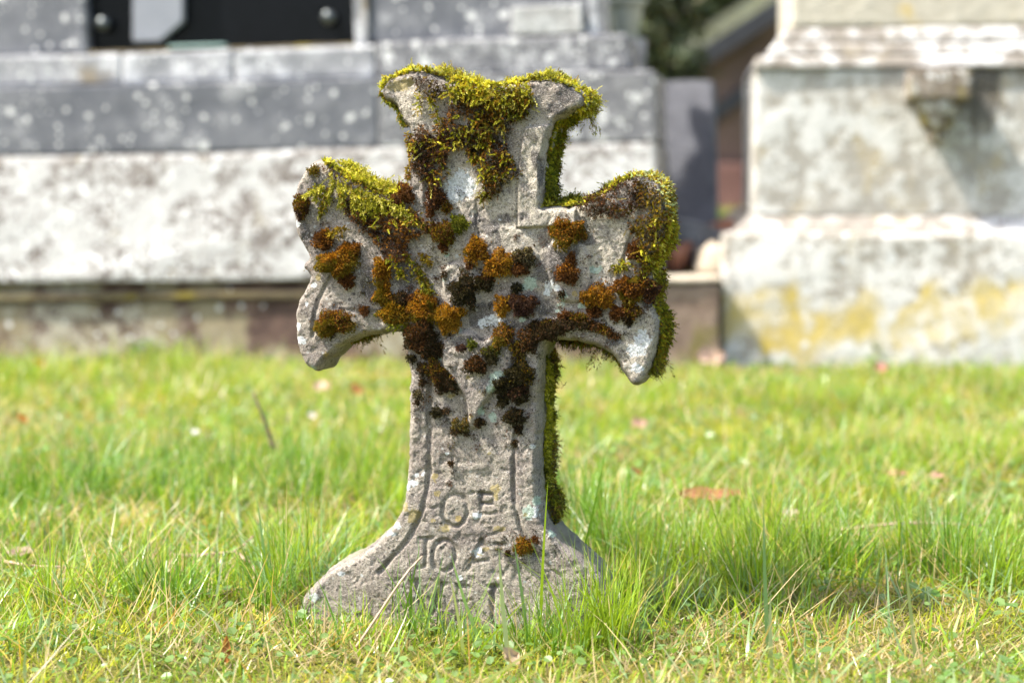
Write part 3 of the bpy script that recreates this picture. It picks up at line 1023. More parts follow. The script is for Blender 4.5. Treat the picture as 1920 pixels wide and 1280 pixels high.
def edge_sel(a, b):
    """outline points between photo points a and b, walking the short way"""
    pa, pb = np.array(C(*a)), np.array(C(*b))
    ia = np.argmin(((OUTS - pa) ** 2).sum(1))
    ib = np.argmin(((OUTS - pb) ** 2).sum(1))
    N = len(OUTS)
    if (ib - ia) % N <= (ia - ib) % N:
        ids = [(ia + k) % N for k in range((ib - ia) % N + 1)]
    else:
        ids = [(ib + k) % N for k in range((ia - ib) % N + 1)]
    p = OUTS[ids]
    seg_ = np.linalg.norm(np.diff(p, axis=0), axis=1)
    return p, np.concatenate([[0], np.cumsum(seg_)])


def edge_mat(a, b, y0, y1, layers, label, thick=0.008):
    thick = thick * 0.5
    """moss clinging to the edge faces of the cross between two photo points, from depth y0 to y1"""
    p, s = edge_sel(a, b)
    tot = s[-1]
    ch = []
    for (pal, dens, L0, L1, droop, K, leaf, width, patch) in layers:
        n = max(20, int(tot * (y1 - y0) * dens))
        t = rng.uniform(0, tot, n)
        x = np.interp(t, s, p[:, 0])
        z = np.interp(t, s, p[:, 1])
        e = 0.004
        tx = np.interp(np.clip(t + e, 0, tot), s, p[:, 0]) - np.interp(np.clip(t - e, 0, tot), s, p[:, 0])
        tz = np.interp(np.clip(t + e, 0, tot), s, p[:, 1]) - np.interp(np.clip(t - e, 0, tot), s, p[:, 1])
        nv = unit(np.stack([-tz, np.zeros(n), tx], -1))   # outline runs clockwise seen from the front: outward = left turn
        y = rng.uniform(y0, y1, n)
        if patch is not None:
            f = fbm(p3(t, y), 60, 3, patch)
            kp = f > -0.05
            x, z, nv, y, t = x[kp], z[kp], nv[kp], y[kp], t[kp]
            n = len(x)
        cl = fbm(p3(t, y), 42, 3, 13)
        kp = cl > -0.30 + rng.normal(0, 0.06, n)
        x, z, nv, y, t, cl = x[kp], z[kp], nv[kp], y[kp], t[kp], cl[kp]
        n = len(x)
        th = thick * np.clip(0.6 + 1.5 * cl, 0.08, 1.6) * rng.uniform(0.4, 1.0, n)
        endf = np.clip(np.minimum(t, tot - t) / 0.012, 0.15, 1)
        th = th * endf
        P = np.stack([x, y, z], -1) + nv * (th + 0.0008)[:, None]
        D = nv * 0.8 + rng.normal(0, 0.55, (n, 3)) + np.array([0, -0.2, 0.1])
        L = rng.uniform(L0, L1, n) * np.clip(0.48 + 0.8 * cl, 0.25, 1.0) * rng.uniform(0.6, 1.1, n)
        bend = rng.normal(0, 0.4, (n, 3)) + np.array([0, 0, -droop])
        tone = np.clip(1.05 + 0.9 * fbm(p3(t, y), 70, 3, 29), 0.5, 1.5)[:, None]
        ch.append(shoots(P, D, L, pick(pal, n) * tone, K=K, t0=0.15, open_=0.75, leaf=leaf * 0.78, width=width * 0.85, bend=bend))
    moss_obj('moss_mat', ch, None, label)


# ---- carpets on the face
TOPMAT = [(845, 168), (880, 158), (935, 170), (975, 172), (1003, 190), (990, 212), (962, 232), (950, 262), (952, 285), (968, 318), (982, 332), (950, 332), (938, 345), (945, 362), (916, 372), (902, 368), (905, 345), (892, 312), (868, 280), (848, 282), (835, 300), (838, 330), (826, 352), (806, 350), (802, 335), (776, 332), (768, 310), (768, 270), (788, 236), (800, 242), (822, 236), (838, 212), (848, 186)]
face_mat(TOPMAT, [('dark', 260000, 0.003, 0.003, 0.005, 0.1, 6, 0.0026, 0.0009, None),
                  (['brown', 'dark', 'orange'], 240000, 0.006, 0.003, 0.006, 0.1, 7, 0.0026, 0.0009, None),
                  (['gold', 'olive', 'orange', 'lime'], 170000, 0.008, 0.005, 0.010, 0.35, 14, 0.0030, 0.0010, 141),
                  (['yellow', 'gold', 'lime'], 60000, 0.009, 0.007, 0.012, 0.4, 18, 0.0032, 0.0011, 177)],
         'thick olive and rust moss carpet hanging down the top arm')
face_mat([(775, 262), (800, 245), (836, 250), (845, 290), (836, 330), (822, 352), (806, 345), (775, 330)], [(['purple', 'dark', 'brown'], 420000, 0.010, 0.004, 0.007, 0.1, 7, 0.0026, 0.0009, None), (['gold', 'lime'], 40000, 0.011, 0.006, 0.01, 0.3, 14, 0.003, 0.001, 33)], 'dark brown moss carpet at the left of the top arm')
face_mat([(768, 145), (800, 146), (835, 160), (850, 176), (846, 188), (808, 182), (788, 172)], [(['purple', 'dark'], 330000, 0.006, 0.003, 0.006, 0.1, 7, 0.0026, 0.0009, None), (['gold', 'olive'], 60000, 0.008, 0.005, 0.01, 0.3, 12, 0.003, 0.001, 12)], 'dark tangled moss under the top edge')
face_mat([(840, 150), (905, 160), (990, 158), (1000, 175), (985, 200), (940, 200), (890, 185), (850, 190)], [(['yellow', 'gold', 'lime'], 260000, 0.010, 0.006, 0.013, 0.4, 18, 0.0032, 0.0011, None), (['pale'], 90000, 0.009, 0.004, 0.006, 0.1, 8, 0.002, 0.0006, 203), (['brown'], 90000, 0.008, 0.004, 0.006, 0.1, 7, 0.0026, 0.0009, 210)], 'yellow green feather moss spilling over the top edge')
# left arm
face_mat([(640, 365), (690, 372), (740, 385), (770, 400), (802, 418), (806, 436), (775, 446), (764, 470), (772, 490), (740, 492), (722, 488), (714, 462), (688, 440), (668, 420), (646, 395)], [(['dark', 'purple'], 260000, 0.004, 0.003, 0.006, 0.1, 7, 0.0026, 0.0009, None), (['brown', 'orange', 'purple'], 260000, 0.008, 0.003, 0.006, 0.1, 7, 0.0026, 0.0009, None), (['orange'], 120000, 0.010, 0.003, 0.006, 0.1, 7, 0.0026, 0.0009, 61), (['yellow', 'lime'], 18000, 0.010, 0.008, 0.013, 0.3, 18, 0.0032, 0.0011, 63)], 'dark brown and rust moss carpet across the left arm')
face_mat([(600, 308), (640, 324), (690, 349), (745, 366), (765, 385), (752, 392), (720, 386), (690, 380), (660, 366), (638, 362), (622, 345), (604, 322)], [(['brown', 'olive'], 160000, 0.004, 0.003, 0.006, 0.2, 8, 0.0026, 0.0009, None), (['gold', 'lime'], 90000, 0.006, 0.006, 0.011, 0.45, 14, 0.0032, 0.0011, 171), (['yellow', 'yellow', 'lime'], 70000, 0.008, 0.009, 0.017, 0.6, 22, 0.0034, 0.0012, 173)], 'bright yellow green feather moss along the top of the left arm')
for strip, pal in (([(735, 388), (752, 384), (778, 405), (802, 425), (796, 434), (765, 420)], ['yellow', 'lime']), ([(604, 372), (614, 358), (622, 362), (612, 385), (600, 410), (596, 405)], ['lime', 'gold']), ([(575, 352), (615, 352), (620, 364), (590, 362)], ['lime', 'gold']),
                   ([(760, 478), (775, 480), (800, 520), (816, 552), (800, 556), (786, 530), (768, 500)], ['gold', 'lime']), ([(775, 468), (800, 480), (815, 494), (806, 496), (785, 484)], ['gold', 'olive']), ([(738, 480), (748, 492), (766, 522), (770, 530), (755, 520), (736, 496)], ['gold', 'lime']),
                   ([(610, 432), (640, 424), (652, 428), (648, 438), (618, 444)], ['olive', 'gold']), ([(724, 600), (745, 608), (765, 606), (776, 622), (764, 626), (740, 612)], ['lime', 'green']), ([(783, 172), (790, 174), (789, 215), (785, 214)], ['lime', 'gold']), ([(806, 180), (814, 190), (832, 232), (824, 238), (812, 212)], ['gold', 'lime']),
                   ([(930, 330), (968, 328), (985, 340), (960, 346), (935, 345)], ['gold', 'grey']), ([(900, 360), (920, 362), (915, 378), (898, 376)], ['lime', 'gold']), ([(765, 385), (800, 412), (822, 424), (800, 428), (775, 410)], ['olive', 'brown']), ([(1142, 498), (1170, 488), (1185, 492), (1172, 504), (1150, 508)], ['lime', 'gold'])):
    face_mat(strip, [(pal, 420000, 0.004, 0.005, 0.009, 0.3, 14, 0.0030, 0.0010, None)], 'thin trailing strand of green gold moss')
# long bright feathery shoots draped over the top of the left arm
for (sx, sy_, ln, sw) in ((628, 335, 0.024, -0.2), (640, 340, 0.020, 0.1), (652, 345, 0.026, -0.15), (664, 352, 0.028, 0.05), (672, 354, 0.022, 0.2), (684, 358, 0.030, 0.0), (694, 360, 0.024, 0.15), (704, 364, 0.020, 0.2), (716, 368, 0.018, 0.2), (728, 374, 0.026, 0.7), (742, 384, 0.030, 0.9), (610, 345, 0.018, -0.5), (600, 352, 0.016, -1.0)):
    ch = []
    x0_, z0_ = C(sx, sy_)
    for r_ in range(3):
        kk = 34
        t = np.linspace(0, 1, kk)
        xx_ = x0_ + rng.normal(0, 0.0012) + ln * sw * t + 0.0015 * np.sin(t * 5 + r_)
        zz_ = z0_ - ln * t * (0.85 + 0.1 * r_) / math.sqrt(1 + sw * sw)
        rl_, _d = relief_at(xx_, zz_)
        P = np.stack([xx_, -rl_ - 0.0055 - 0.003 * np.sin(t * 3.1) + 0.004 * t, zz_], -1)
        D = np.array([sw, -0.35, -0.9]) + rng.normal(0, 0.35, (kk, 3))
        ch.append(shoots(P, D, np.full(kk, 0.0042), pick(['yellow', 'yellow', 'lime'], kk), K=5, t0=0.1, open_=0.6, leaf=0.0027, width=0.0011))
    moss_obj('moss_strand', ch, None, 'bright yellow feathery strand of moss draped over the left arm')
# right arm
face_mat([(1084, 376), (1120, 360), (1160, 343), (1192, 335), (1205, 350), (1198, 385), (1182, 402), (1160, 408), (1140, 402), (1118, 410), (1100, 400), (1086, 396)], [(['purple', 'dark', 'brown'], 480000, 0.008, 0.003, 0.006, 0.1, 7, 0.0026, 0.0009, None), (['gold', 'olive'], 30000, 0.009, 0.006, 0.01, 0.3, 14, 0.003, 0.001, 91)], 'purplish brown moss along the top of the right arm')
face_mat([(1192, 340), (1222, 342), (1242, 365), (1250, 410), (1246, 440), (1234, 462), (1222, 492), (1204, 470), (1200, 450), (1184, 440), (1178, 424), (1196, 408), (1200, 380)], [(['gold', 'olive', 'dark'], 330000, 0.008, 0.004, 0.008, 0.2, 10, 0.003, 0.001, None), (['yellow', 'lime', 'gold'], 110000, 0.010, 0.007, 0.012, 0.4, 18, 0.0032, 0.0011, 97), (['brown', 'orange'], 110000, 0.010, 0.004, 0.006, 0.1, 7, 0.0026, 0.0009, 99)], 'yellow green moss wrapping the end of the right arm')
face_mat([(1196, 480), (1222, 490), (1218, 510), (1224, 522), (1214, 546), (1200, 530), (1190, 505)], [(['lime', 'gold', 'brown'], 360000, 0.008, 0.004, 0.009, 0.3, 12, 0.003, 0.001, None)], 'green gold moss at the notch of the right arm')

# ---- edges
FE = [(['yellow', 'lime'], 360000, 0.005, 0.009, 0.1, 12, 0.0030, 0.0010, None), (['yellow', 'gold'], 110000, 0.006, 0.012, 0.2, 16, 0.0032, 0.0011, None), (['pale'], 160000, 0.004, 0.007, 0.05, 9, 0.002, 0.0006, 301)]
edge_mat((716, 168), (905, 163), 0.0, THICK, FE, 'bright yellow moss cap on the left of the top edge', 0.009)
edge_mat((905, 163), (1064, 162), 0.0, THICK, FE, 'yellow moss cap on the right of the top edge', 0.010)
edge_mat((1064, 162), (1077, 203), 0.008, THICK, [(['yellow', 'lime', 'gold'], 420000, 0.006, 0.012, 0.3, 14, 0.003, 0.001, None), (['pale'], 120000, 0.004, 0.007, 0.1, 9, 0.002, 0.0006, 305)], 'shaggy moss tuft on the right tip of the top arm', 0.015)
edge_mat((1080, 200), (1037, 228), 0.014, THICK, [(['lime', 'gold', 'green'], 420000, 0.005, 0.011, 0.3, 14, 0.003, 0.001, None)], 'green moss under the right tip of the top arm', 0.008)
edge_mat((1037, 228), (1015, 384), 0.010, THICK, [(['lime', 'green'], 420000, 0.005, 0.009, 0.3, 12, 0.003, 0.001, None), (['gold', 'olive'], 160000, 0.005, 0.010, 0.3, 12, 0.003, 0.001, 311)], 'green moss lining the right edge of the top arm', 0.008)
edge_mat((716, 170), (760, 236), 0.002, THICK * 0.8, [(['lime', 'gold', 'green'], 300000, 0.004, 0.008, 0.3, 12, 0.003, 0.001, None)], 'moss under the left tip of the top arm', 0.005)
edge_mat((768, 250), (765, 338), -0.002, 0.05, [(['gold', 'olive', 'brown'], 260000, 0.004, 0.007, 0.2, 9, 0.0028, 0.001, None)], 'rusty moss along the left edge of the top arm', 0.004)
edge_mat((604, 305), (757, 362), -0.002, THICK, [(['yellow', 'lime'], 330000, 0.006, 0.013, 0.3, 16, 0.0032, 0.0011, None), (['gold', 'lime'], 160000, 0.005, 0.009, 0.2, 12, 0.003, 0.001, None)], 'bright moss on top of the left arm', 0.008)
edge_mat((1018, 389), (1098, 383), 0.004, THICK, [(['lime', 'green'], 330000, 0.006, 0.012, 0.05, 12, 0.003, 0.001, None), (['yellow', 'gold'], 160000, 0.006, 0.012, 0.1, 12, 0.003, 0.001, None)], 'green moss in the corner above the right arm', 0.014)
edge_mat((1098, 383), (1185, 333), 0.0, THICK, [(['lime', 'yellow'], 330000, 0.006, 0.011, 0.1, 12, 0.003, 0.001, None), (['brown', 'gold'], 200000, 0.004, 0.008, 0.1, 9, 0.003, 0.001, 321)], 'moss along the top of the right arm', 0.010)
edge_mat((1185, 333), (1247, 408), -0.002, THICK, [(['yellow', 'gold', 'pale'], 300000, 0.005, 0.010, 0.2, 12, 0.003, 0.001, None), (['brown', 'olive'], 220000, 0.004, 0.009, 0.1, 9, 0.003, 0.001, 331)], 'yellow moss over the upper tip of the right arm', 0.008)
edge_mat((1247, 408), (1217, 505), -0.002, THICK, [(['lime', 'gold', 'yellow'], 360000, 0.006, 0.012, 0.3, 14, 0.003, 0.001, None), (['brown', 'olive'], 160000, 0.005, 0.010, 0.2, 9, 0.003, 0.001, 341)], 'shaggy green moss on the end of the right arm', 0.010)
edge_mat((1217, 505), (1222, 573), 0.002, THICK, [(['lime', 'green', 'gold'], 360000, 0.006, 0.012, 0.3, 14, 0.003, 0.001, None), (['brown', 'purple'], 160000, 0.005, 0.010, 0.2, 9, 0.003, 0.001, 343)], 'moss at the notch on the right arm', 0.010)
edge_mat((1222, 573), (1210, 700), 0.012, THICK, [(['lime', 'green', 'gold'], 380000, 0.006, 0.012, 0.35, 14, 0.003, 0.001, None), (['olive', 'dark'], 160000, 0.006, 0.012, 0.3, 9, 0.003, 0.001, 347)], 'thick green moss down the outer edge of the right arm', 0.012)
edge_mat((1035, 639), (1170, 696), 0.030, THICK, [(['green', 'dark', 'olive'], 160000, 0.006, 0.013, 0.5, 14, 0.003, 0.001, None)], 'dark moss under the right arm', 0.004)
edge_mat((1012, 665), (1006, 930), 0.034, THICK, [(['lime', 'lime', 'yellow', 'green'], 460000, 0.004, 0.008, 0.2, 11, 0.0028, 0.001, None)], 'bright green moss lining the right edge of the shaft', 0.009)
edge_mat((1012, 660), (1009, 730), 0.050, THICK + 0.004, [(['dark', 'olive'], 300000, 0.006, 0.012, 0.4, 12, 0.003, 0.001, None)], 'dark moss tuft at the back of the shaft under the arm', 0.013)
edge_mat((1006, 800), (1008, 940), 0.066, THICK + 0.004, [(['olive', 'grey', 'gold'], 330000, 0.006, 0.012, 0.3, 12, 0.003, 0.001, None)], 'brownish moss fringe at the back edge of the shaft', 0.014)
edge_mat((1006, 915), (1030, 996), 0.036, THICK, [(['green', 'lime', 'olive'], 420000, 0.005, 0.011, 0.3, 12, 0.003, 0.001, None), (['dark', 'black'], 260000, 0.005, 0.011, 0.3, 9, 0.003, 0.001, 353)], 'bulging green moss where the shaft meets the foot', 0.022)
edge_mat((700, 624), (640, 642), 0.03, THICK, [(['green', 'olive'], 120000, 0.005, 0.011, 0.5, 12, 0.003, 0.001, None)], 'thin green moss under the left arm', 0.002)


def hanging_strand(a, length, yd, pal, label, n=1, sway=0.2):
    """dangling leafy strands of moss under an arm"""
    ch = []
    for i in range(n):
        x, z = C(a[0] + random.uniform(-6, 6), a[1])
        k = max(6, int(length / 0.0016))
        t = np.linspace(0, 1, k)
        s1, s2 = random.uniform(-sway, sway), random.uniform(-sway, sway)
        P = np.stack([x + length * (s1 * t + s2 * t ** 2 + 0.08 * np.sin(t * 9 + i)), np.full(k, yd) + rng.normal(0, 0.001, k), z - length * t], -1)
        D = np.array([s1, 0, -1.0]) + rng.normal(0, 0.35, (k, 3))
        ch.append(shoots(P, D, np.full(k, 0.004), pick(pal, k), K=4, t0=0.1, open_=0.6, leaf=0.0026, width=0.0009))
    moss_obj('moss_strand', ch, None, label)


hanging_strand((1100, 645), 0.030, 0.07, ['dark', 'olive'], 'dangling dark moss strand under the right arm', 3)
hanging_strand((1078, 640), 0.016, 0.07, ['dark', 'green'], 'short dangling moss strand under the right arm', 2)
hanging_strand((1120, 655), 0.014, 0.075, ['dark', 'olive'], 'short dangling moss strand under the right arm', 3)
hanging_strand((1148, 672), 0.018, 0.08, ['dark', 'olive'], 'dangling dark moss strand near the right arm tip', 4)
hanging_strand((663, 640), 0.012, 0.06, ['green', 'olive'], 'thin dangling moss strand under the left arm', 1, 0.8)
hanging_strand((690, 630), 0.020, 0.06, ['green', 'olive'], 'thin dangling moss strand under the left arm', 1, 0.5)
hanging_strand((1040, 728), 0.014, 0.08, ['dark', 'olive'], 'loose moss strand at the back of the shaft', 1, 1.2)
hanging_strand((1234, 690), 0.014, 0.07, ['olive', 'grey'], 'loose brown moss tuft at the right arm tip', 4, 1.2)
hanging_strand((1092, 212), 0.018, 0.06, ['olive', 'lime'], 'shaggy moss strands hanging off the top arm tip', 5, 0.4)

# ------------------------------------------------------------------ the lawn
M_STRAW = M_GRASS


def blades(P, az, L, W, lean, curl, col, twist=None, levels=(0, 0.3, 0.65, 1.0), tipcol=None):
    n = len(P)
    h = np.stack([np.cos(az), np.sin(az), np.zeros(n)], -1)
    tw = az + np.pi / 2 + (rng.normal(0, 0.6, n) if twist is None else twist)
    w = np.stack([np.cos(tw), np.sin(tw), np.zeros(n)], -1)
    V, Cc = [], []
    for i, t in enumerate(levels):
        fwd = lean * t + curl * t * t
        up = t - 0.35 * np.abs(curl) * t * t - 0.12 * np.abs(lean) * t
        c = P + L[:, None] * (h * fwd[:, None] + np.array([0, 0, 1.0]) * np.maximum(up, 0.03)[:, None])
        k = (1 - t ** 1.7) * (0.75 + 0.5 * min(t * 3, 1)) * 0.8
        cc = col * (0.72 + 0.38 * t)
        if tipcol is not None:
            cc = cc * (1 - 0.5 * t ** 3) + tipcol * 0.5 * t ** 3
        if i < len(levels) - 1:
            V += [c - w * (W * k)[:, None] * 0.5, c + w * (W * k)[:, None] * 0.5]
            Cc += [cc, cc]
        else:
            V.append(c)
            Cc.append(cc)
    nv = len(V)
    V = np.stack(V, 1).reshape(-1, 3)
    Cc = np.stack(Cc, 1).reshape(-1, 3)
    o = np.arange(n)[:, None] * nv
    qs = [o + np.array([2 * i, 2 * i + 1, 2 * i + 3, 2 * i + 2]) for i in range(len(levels) - 2)]
    q = np.concatenate(qs)
    m = 2 * (len(levels) - 2)
    tr = o + np.array([m, m + 1, m + 2])
    return V, q, tr, Cc


class Strands:
    def __init__(self):
        self.V, self.Q, self.T, self.C, self.n = [], [], [], [], 0

    def add(self, V, q, t, c):
        self.V.append(V)
        self.Q.append(q + self.n)
        self.T.append(t + self.n)
        self.C.append(c)
        self.n += len(V)

    def mesh(self, name):
        return mesh_np(name, np.concatenate(self.V), np.concatenate(self.Q), np.concatenate(self.T), smooth=True, color=np.concatenate(self.C))


def short(x, y):
    """the trampled, mown-down grass right in front of the cross"""
    d = np.sqrt(((x - CF.o[0] + 0.02) / 0.30) ** 2 + ((y - CF.o[1] + 0.12) / 0.20) ** 2)
    return 0.42 + 0.58 * sstep(0.7, 1.25, d)


# footprints where no grass grows: lists of (frame, x0, x1, y0, y1)
FOOT = [(CF, OUTS[:, 0].min() + 0.004, OUTS[:, 0].max() - 0.004, -0.001, THICK + 0.002)]


def keep_out(x, y):
    k = np.ones(len(x), bool)
    for (F, x0, x1, y0, y1) in FOOT:
        dx, dy = x - F.o[0], y - F.o[1]
        lx = F.M[0, 0] * dx + F.M[1, 0] * dy
        ly = F.M[0, 1] * dx + F.M[1, 1] * dy
        k &= ~((lx > x0) & (lx < x1) & (ly > y0) & (ly < y1))
    return k


def scatter(y0, y1, dens, margin=0.8):
    """random lawn points in the strip of ground y0..y1 that the view (and a step aside) takes in"""
    hw0, hw1 = 0.262 * y0 + margin, 0.262 * y1 + margin
    n = int((hw0 + hw1) * (y1 - y0) * dens)
    y = y0 + (y1 - y0) * rng.uniform(0, 1, n)
    x = rng.uniform(-1, 1, n) * (0.262 * y + margin)
    k = keep_out(x, y)
    return x[k], y[k]


def mixcol(a, b, t):
    return np.asarray(a) * (1 - t)[:, None] + np.asarray(b) * t[:, None]


G_BRIGHT, G_DEEP, G_YEL, G_BLUE = (0.265, 0.385, 0.030), (0.13, 0.26, 0.024), (0.40, 0.42, 0.04), (0.22, 0.36, 0.15)
G_MID = (0.19, 0.30, 0.026)
G_STRAW, G_PALE, G_ORANGE = (0.56, 0.44, 0.24), (0.34, 0.40, 0.20), (0.42, 0.24, 0.06)


def patchv(x, y, s, seed):
    return fbm(p3(x, y), s, 3, seed)


def build_lawn():
    g = Strands()
    zones = [(1.38, 2.0, 1.0), (2.0, 2.7, 1.0), (2.7, 3.8, 0.62), (3.8, 5.6, 0.36), (5.6, 7.5, 0.2), (7.5, 10.5, 0.12)]
    for (y0, y1, k) in zones:
        wide = 1 / math.sqrt(k)
        # short mossy fuzz and clover-green litter near the soil
        x, y = scatter(y0, y1, 20000 * k)
        n = len(x)
        pm = patchv(x, y, 7, 401)
        t = np.clip(0.5 + 2.4 * pm + rng.normal(0, 0.25, n), 0, 1)
        col = mixcol(G_MID, G_YEL, t) * rng.uniform(0.6, 1.35, (n, 1))
        s = rng.uniform(0, 1, n) < np.clip(0.24 + 1.5 * patchv(x, y, 4.5, 405), 0.05, 0.8)
        col[s] = np.array(G_STRAW) * rng.uniform(0.6, 1.2, (s.sum(), 1))
        P = np.stack([x, y, gz(x, y) - 0.002], -1)
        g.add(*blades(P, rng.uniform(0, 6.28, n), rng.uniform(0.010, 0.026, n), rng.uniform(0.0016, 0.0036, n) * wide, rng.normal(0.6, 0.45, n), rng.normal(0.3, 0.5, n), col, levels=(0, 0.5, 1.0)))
        # fine grass
        x, y = scatter(y0, y1, 9000 * k)
        n = len(x)
        tall = np.clip(0.45 + 2.2 * patchv(x, y, 4.2, 411), 0, 1)
        kp = rng.uniform(0, 1, n) < 0.10 + 0.72 * tall
        x, y, tall = x[kp], y[kp], tall[kp]
        n = len(x)
        t = np.clip(0.5 + 2.0 * patchv(x, y, 6, 421) + rng.normal(0, 0.25, n), 0, 1)
        col = mixcol(G_DEEP, G_BRIGHT, t) * rng.uniform(0.8, 1.25, (n, 1))
        u_ = rng.uniform(0, 1, n)
        col[u_ < 0.12] = np.array(G_STRAW) * rng.uniform(0.7, 1.2, ((u_ < 0.12).sum(), 1))
        s = (u_ > 0.12) & (u_ < 0.20)
        col[s] = np.array(G_BLUE) * rng.uniform(0.8, 1.2, (s.sum(), 1))
        s = (u_ > 0.20) & (u_ < 0.36)
        col[s] = np.array(G_YEL) * rng.uniform(0.8, 1.2, (s.sum(), 1))
        P = np.stack([x, y, gz(x, y) - 0.002], -1)
        L = (0.018 + 0.034 * tall) * rng.uniform(0.6, 1.35, n) * short(x, y)
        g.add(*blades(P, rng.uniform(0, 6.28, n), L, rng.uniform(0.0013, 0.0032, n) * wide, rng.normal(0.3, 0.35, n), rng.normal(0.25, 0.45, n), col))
        # broad blades, some bent over or torn
        x, y = scatter(y0, y1, 1100 * k)
        n = len(x)
        P = np.stack([x, y, gz(x, y)], -1)
        col = mixcol(G_BLUE, G_PALE, rng.uniform(0, 1, n)) * rng.uniform(0.75, 1.2, (n, 1))
        s = rng.uniform(0, 1, n) < 0.4
        col[s] = np.array(G_BRIGHT) * rng.uniform(0.8, 1.2, (s.sum(), 1))
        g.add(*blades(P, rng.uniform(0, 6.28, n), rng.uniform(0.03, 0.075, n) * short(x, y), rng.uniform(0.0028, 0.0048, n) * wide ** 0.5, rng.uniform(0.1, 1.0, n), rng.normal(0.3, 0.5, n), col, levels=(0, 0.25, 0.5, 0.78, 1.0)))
        # dry straw lying in the sward
        x, y = scatter(y0, y1, 1650 * k)
        n = len(x)
        kp = rng.uniform(0, 1, n) < np.clip(0.5 + 1.6 * patchv(x, y, 4, 431), 0.1, 1)
        x, y = x[kp], y[kp]
        n = len(x)
        P = np.stack([x, y, gz(x, y) + rng.uniform(0.004, 0.02, n)], -1)
        col = np.array(G_STRAW) * rng.uniform(0.7, 1.35, (n, 1))
        s = rng.uniform(0, 1, n) < 0.15
        col[s] = np.array(G_ORANGE) * rng.uniform(0.7, 1.2, (s.sum(), 1))
        g.add(*blades(P, rng.uniform(0, 6.28, n), rng.uniform(0.03, 0.08, n), rng.uniform(0.0010, 0.0018, n) * wide, rng.uniform(0.8, 1.2, n), rng.normal(0, 0.4, n), col))
    # tussocks: (photo x, photo y of the foot, radius m, blades, height m, colour)
    tus = [(1230, 1080, 0.085, 200, 0.085, G_MID), (1300, 1085, 0.09, 190, 0.082, G_BRIGHT), (1440, 1075, 0.08, 230, 0.105, G_BRIGHT), (1500, 1090, 0.08, 170, 0.095, G_MID), (1405, 1120, 0.06, 240, 0.08, G_BRIGHT), (1560, 1090, 0.06, 220, 0.075, G_DEEP),
           (1780, 1090, 0.08, 260, 0.085, G_DEEP), (1860, 1110, 0.08, 220, 0.07, G_BRIGHT), (1090, 1010, 0.05, 120, 0.12, G_DEEP), (1140, 1060, 0.05, 160, 0.10, G_DEEP), (820, 1205, 0.05, 34, 0.07, G_BRIGHT), (770, 1195, 0.03, 30, 0.08, G_DEEP), (905, 1215, 0.05, 26, 0.06, G_BLUE), (990, 1215, 0.05, 34, 0.06, G_BRIGHT), (1060, 1200, 0.05, 50, 0.075, G_BRIGHT), (680, 1200, 0.05, 26, 0.055, G_BRIGHT),
           (540, 1120, 0.05, 90, 0.11, G_BRIGHT), (500, 1140, 0.04, 60, 0.08, G_DEEP), (320, 1140, 0.07, 170, 0.07, G_DEEP), (100, 1140, 0.08, 160, 0.075, G_BRIGHT), (590, 1110, 0.04, 50, 0.10, G_BLUE), (250, 1120, 0.05, 90, 0.08, G_BRIGHT), (560, 1185, 0.04, 30, 0.06, G_DEEP), (1700, 1080, 0.06, 120, 0.08, G_BRIGHT), (1180, 1140, 0.05, 110, 0.075, G_BRIGHT), (1150, 1215, 0.05, 150, 0.085, G_BRIGHT), (1090, 1218, 0.045, 70, 0.06, G_BRIGHT), (1030, 1222, 0.04, 70, 0.06, G_DEEP), (1175, 1185, 0.05, 130, 0.095, G_MID), (1120, 1195, 0.04, 90, 0.10, G_BRIGHT), (600, 1215, 0.05, 40, 0.04, G_BRIGHT), (720, 1222, 0.05, 40, 0.04, G_BRIGHT), (860, 1228, 0.06, 40, 0.04, G_BRIGHT),
           (40, 945, 0.16, 260, 0.085, G_DEEP), (170, 925, 0.22, 300, 0.10, G_DEEP), (330, 950, 0.2, 260, 0.065, G_DEEP), (440, 905, 0.2, 240, 0.085, G_DEEP), (590, 935, 0.2, 280, 0.085, G_DEEP), (690, 905, 0.16, 280, 0.095, G_MID), (540, 865, 0.2, 200, 0.075, G_DEEP), (260, 870, 0.24, 220, 0.07, G_MID), (730, 960, 0.08, 160, 0.07, G_BRIGHT),
           (1600, 900, 0.24, 200, 0.065, G_BRIGHT), (1830, 880, 0.24, 260, 0.085, G_BRIGHT), (1500, 860, 0.24, 160, 0.06, G_YEL), (1120, 850, 0.12, 140, 0.07, G_BRIGHT), (1720, 780, 0.35, 240, 0.075, G_BRIGHT), (1450, 760, 0.35, 200, 0.07, G_BRIGHT), (200, 760, 0.35, 240, 0.07, G_BRIGHT), (480, 740, 0.35, 200, 0.065, G_BRIGHT), (1860, 740, 0.3, 300, 0.08, G_MID), (60, 720, 0.3, 360, 0.085, G_BRIGHT), (300, 700, 0.3, 360, 0.085, G_BRIGHT)]
    for (px, py, r, nb, ht, c0) in tus:
        c = on_ground(px, py)
        n = int(nb * 1.15)
        rr = r * np.abs(rng.normal(0, 0.55, n))
        a = rng.uniform(0, 6.28, n)
        x, y = c[0] + rr * np.cos(a), c[1] + rr * np.sin(a)
        k = keep_out(x, y)
        x, y, a = x[k], y[k], a[k]
        n = len(x)
        P = np.stack([x, y, gz(x, y) - 0.003], -1)
        col = np.array(c0) * rng.uniform(0.65, 1.35, (n, 1))
        u_ = rng.uniform(0, 1, n)
        col[u_ < 0.12] = np.array(G_BLUE) * rng.uniform(0.8, 1.3, ((u_ < 0.12).sum(), 1))
        col[u_ > 0.93] = np.array(G_STRAW) * rng.uniform(0.8, 1.2, ((u_ > 0.93).sum(), 1))
        dist = max(1.0, c[1] / 2.4)
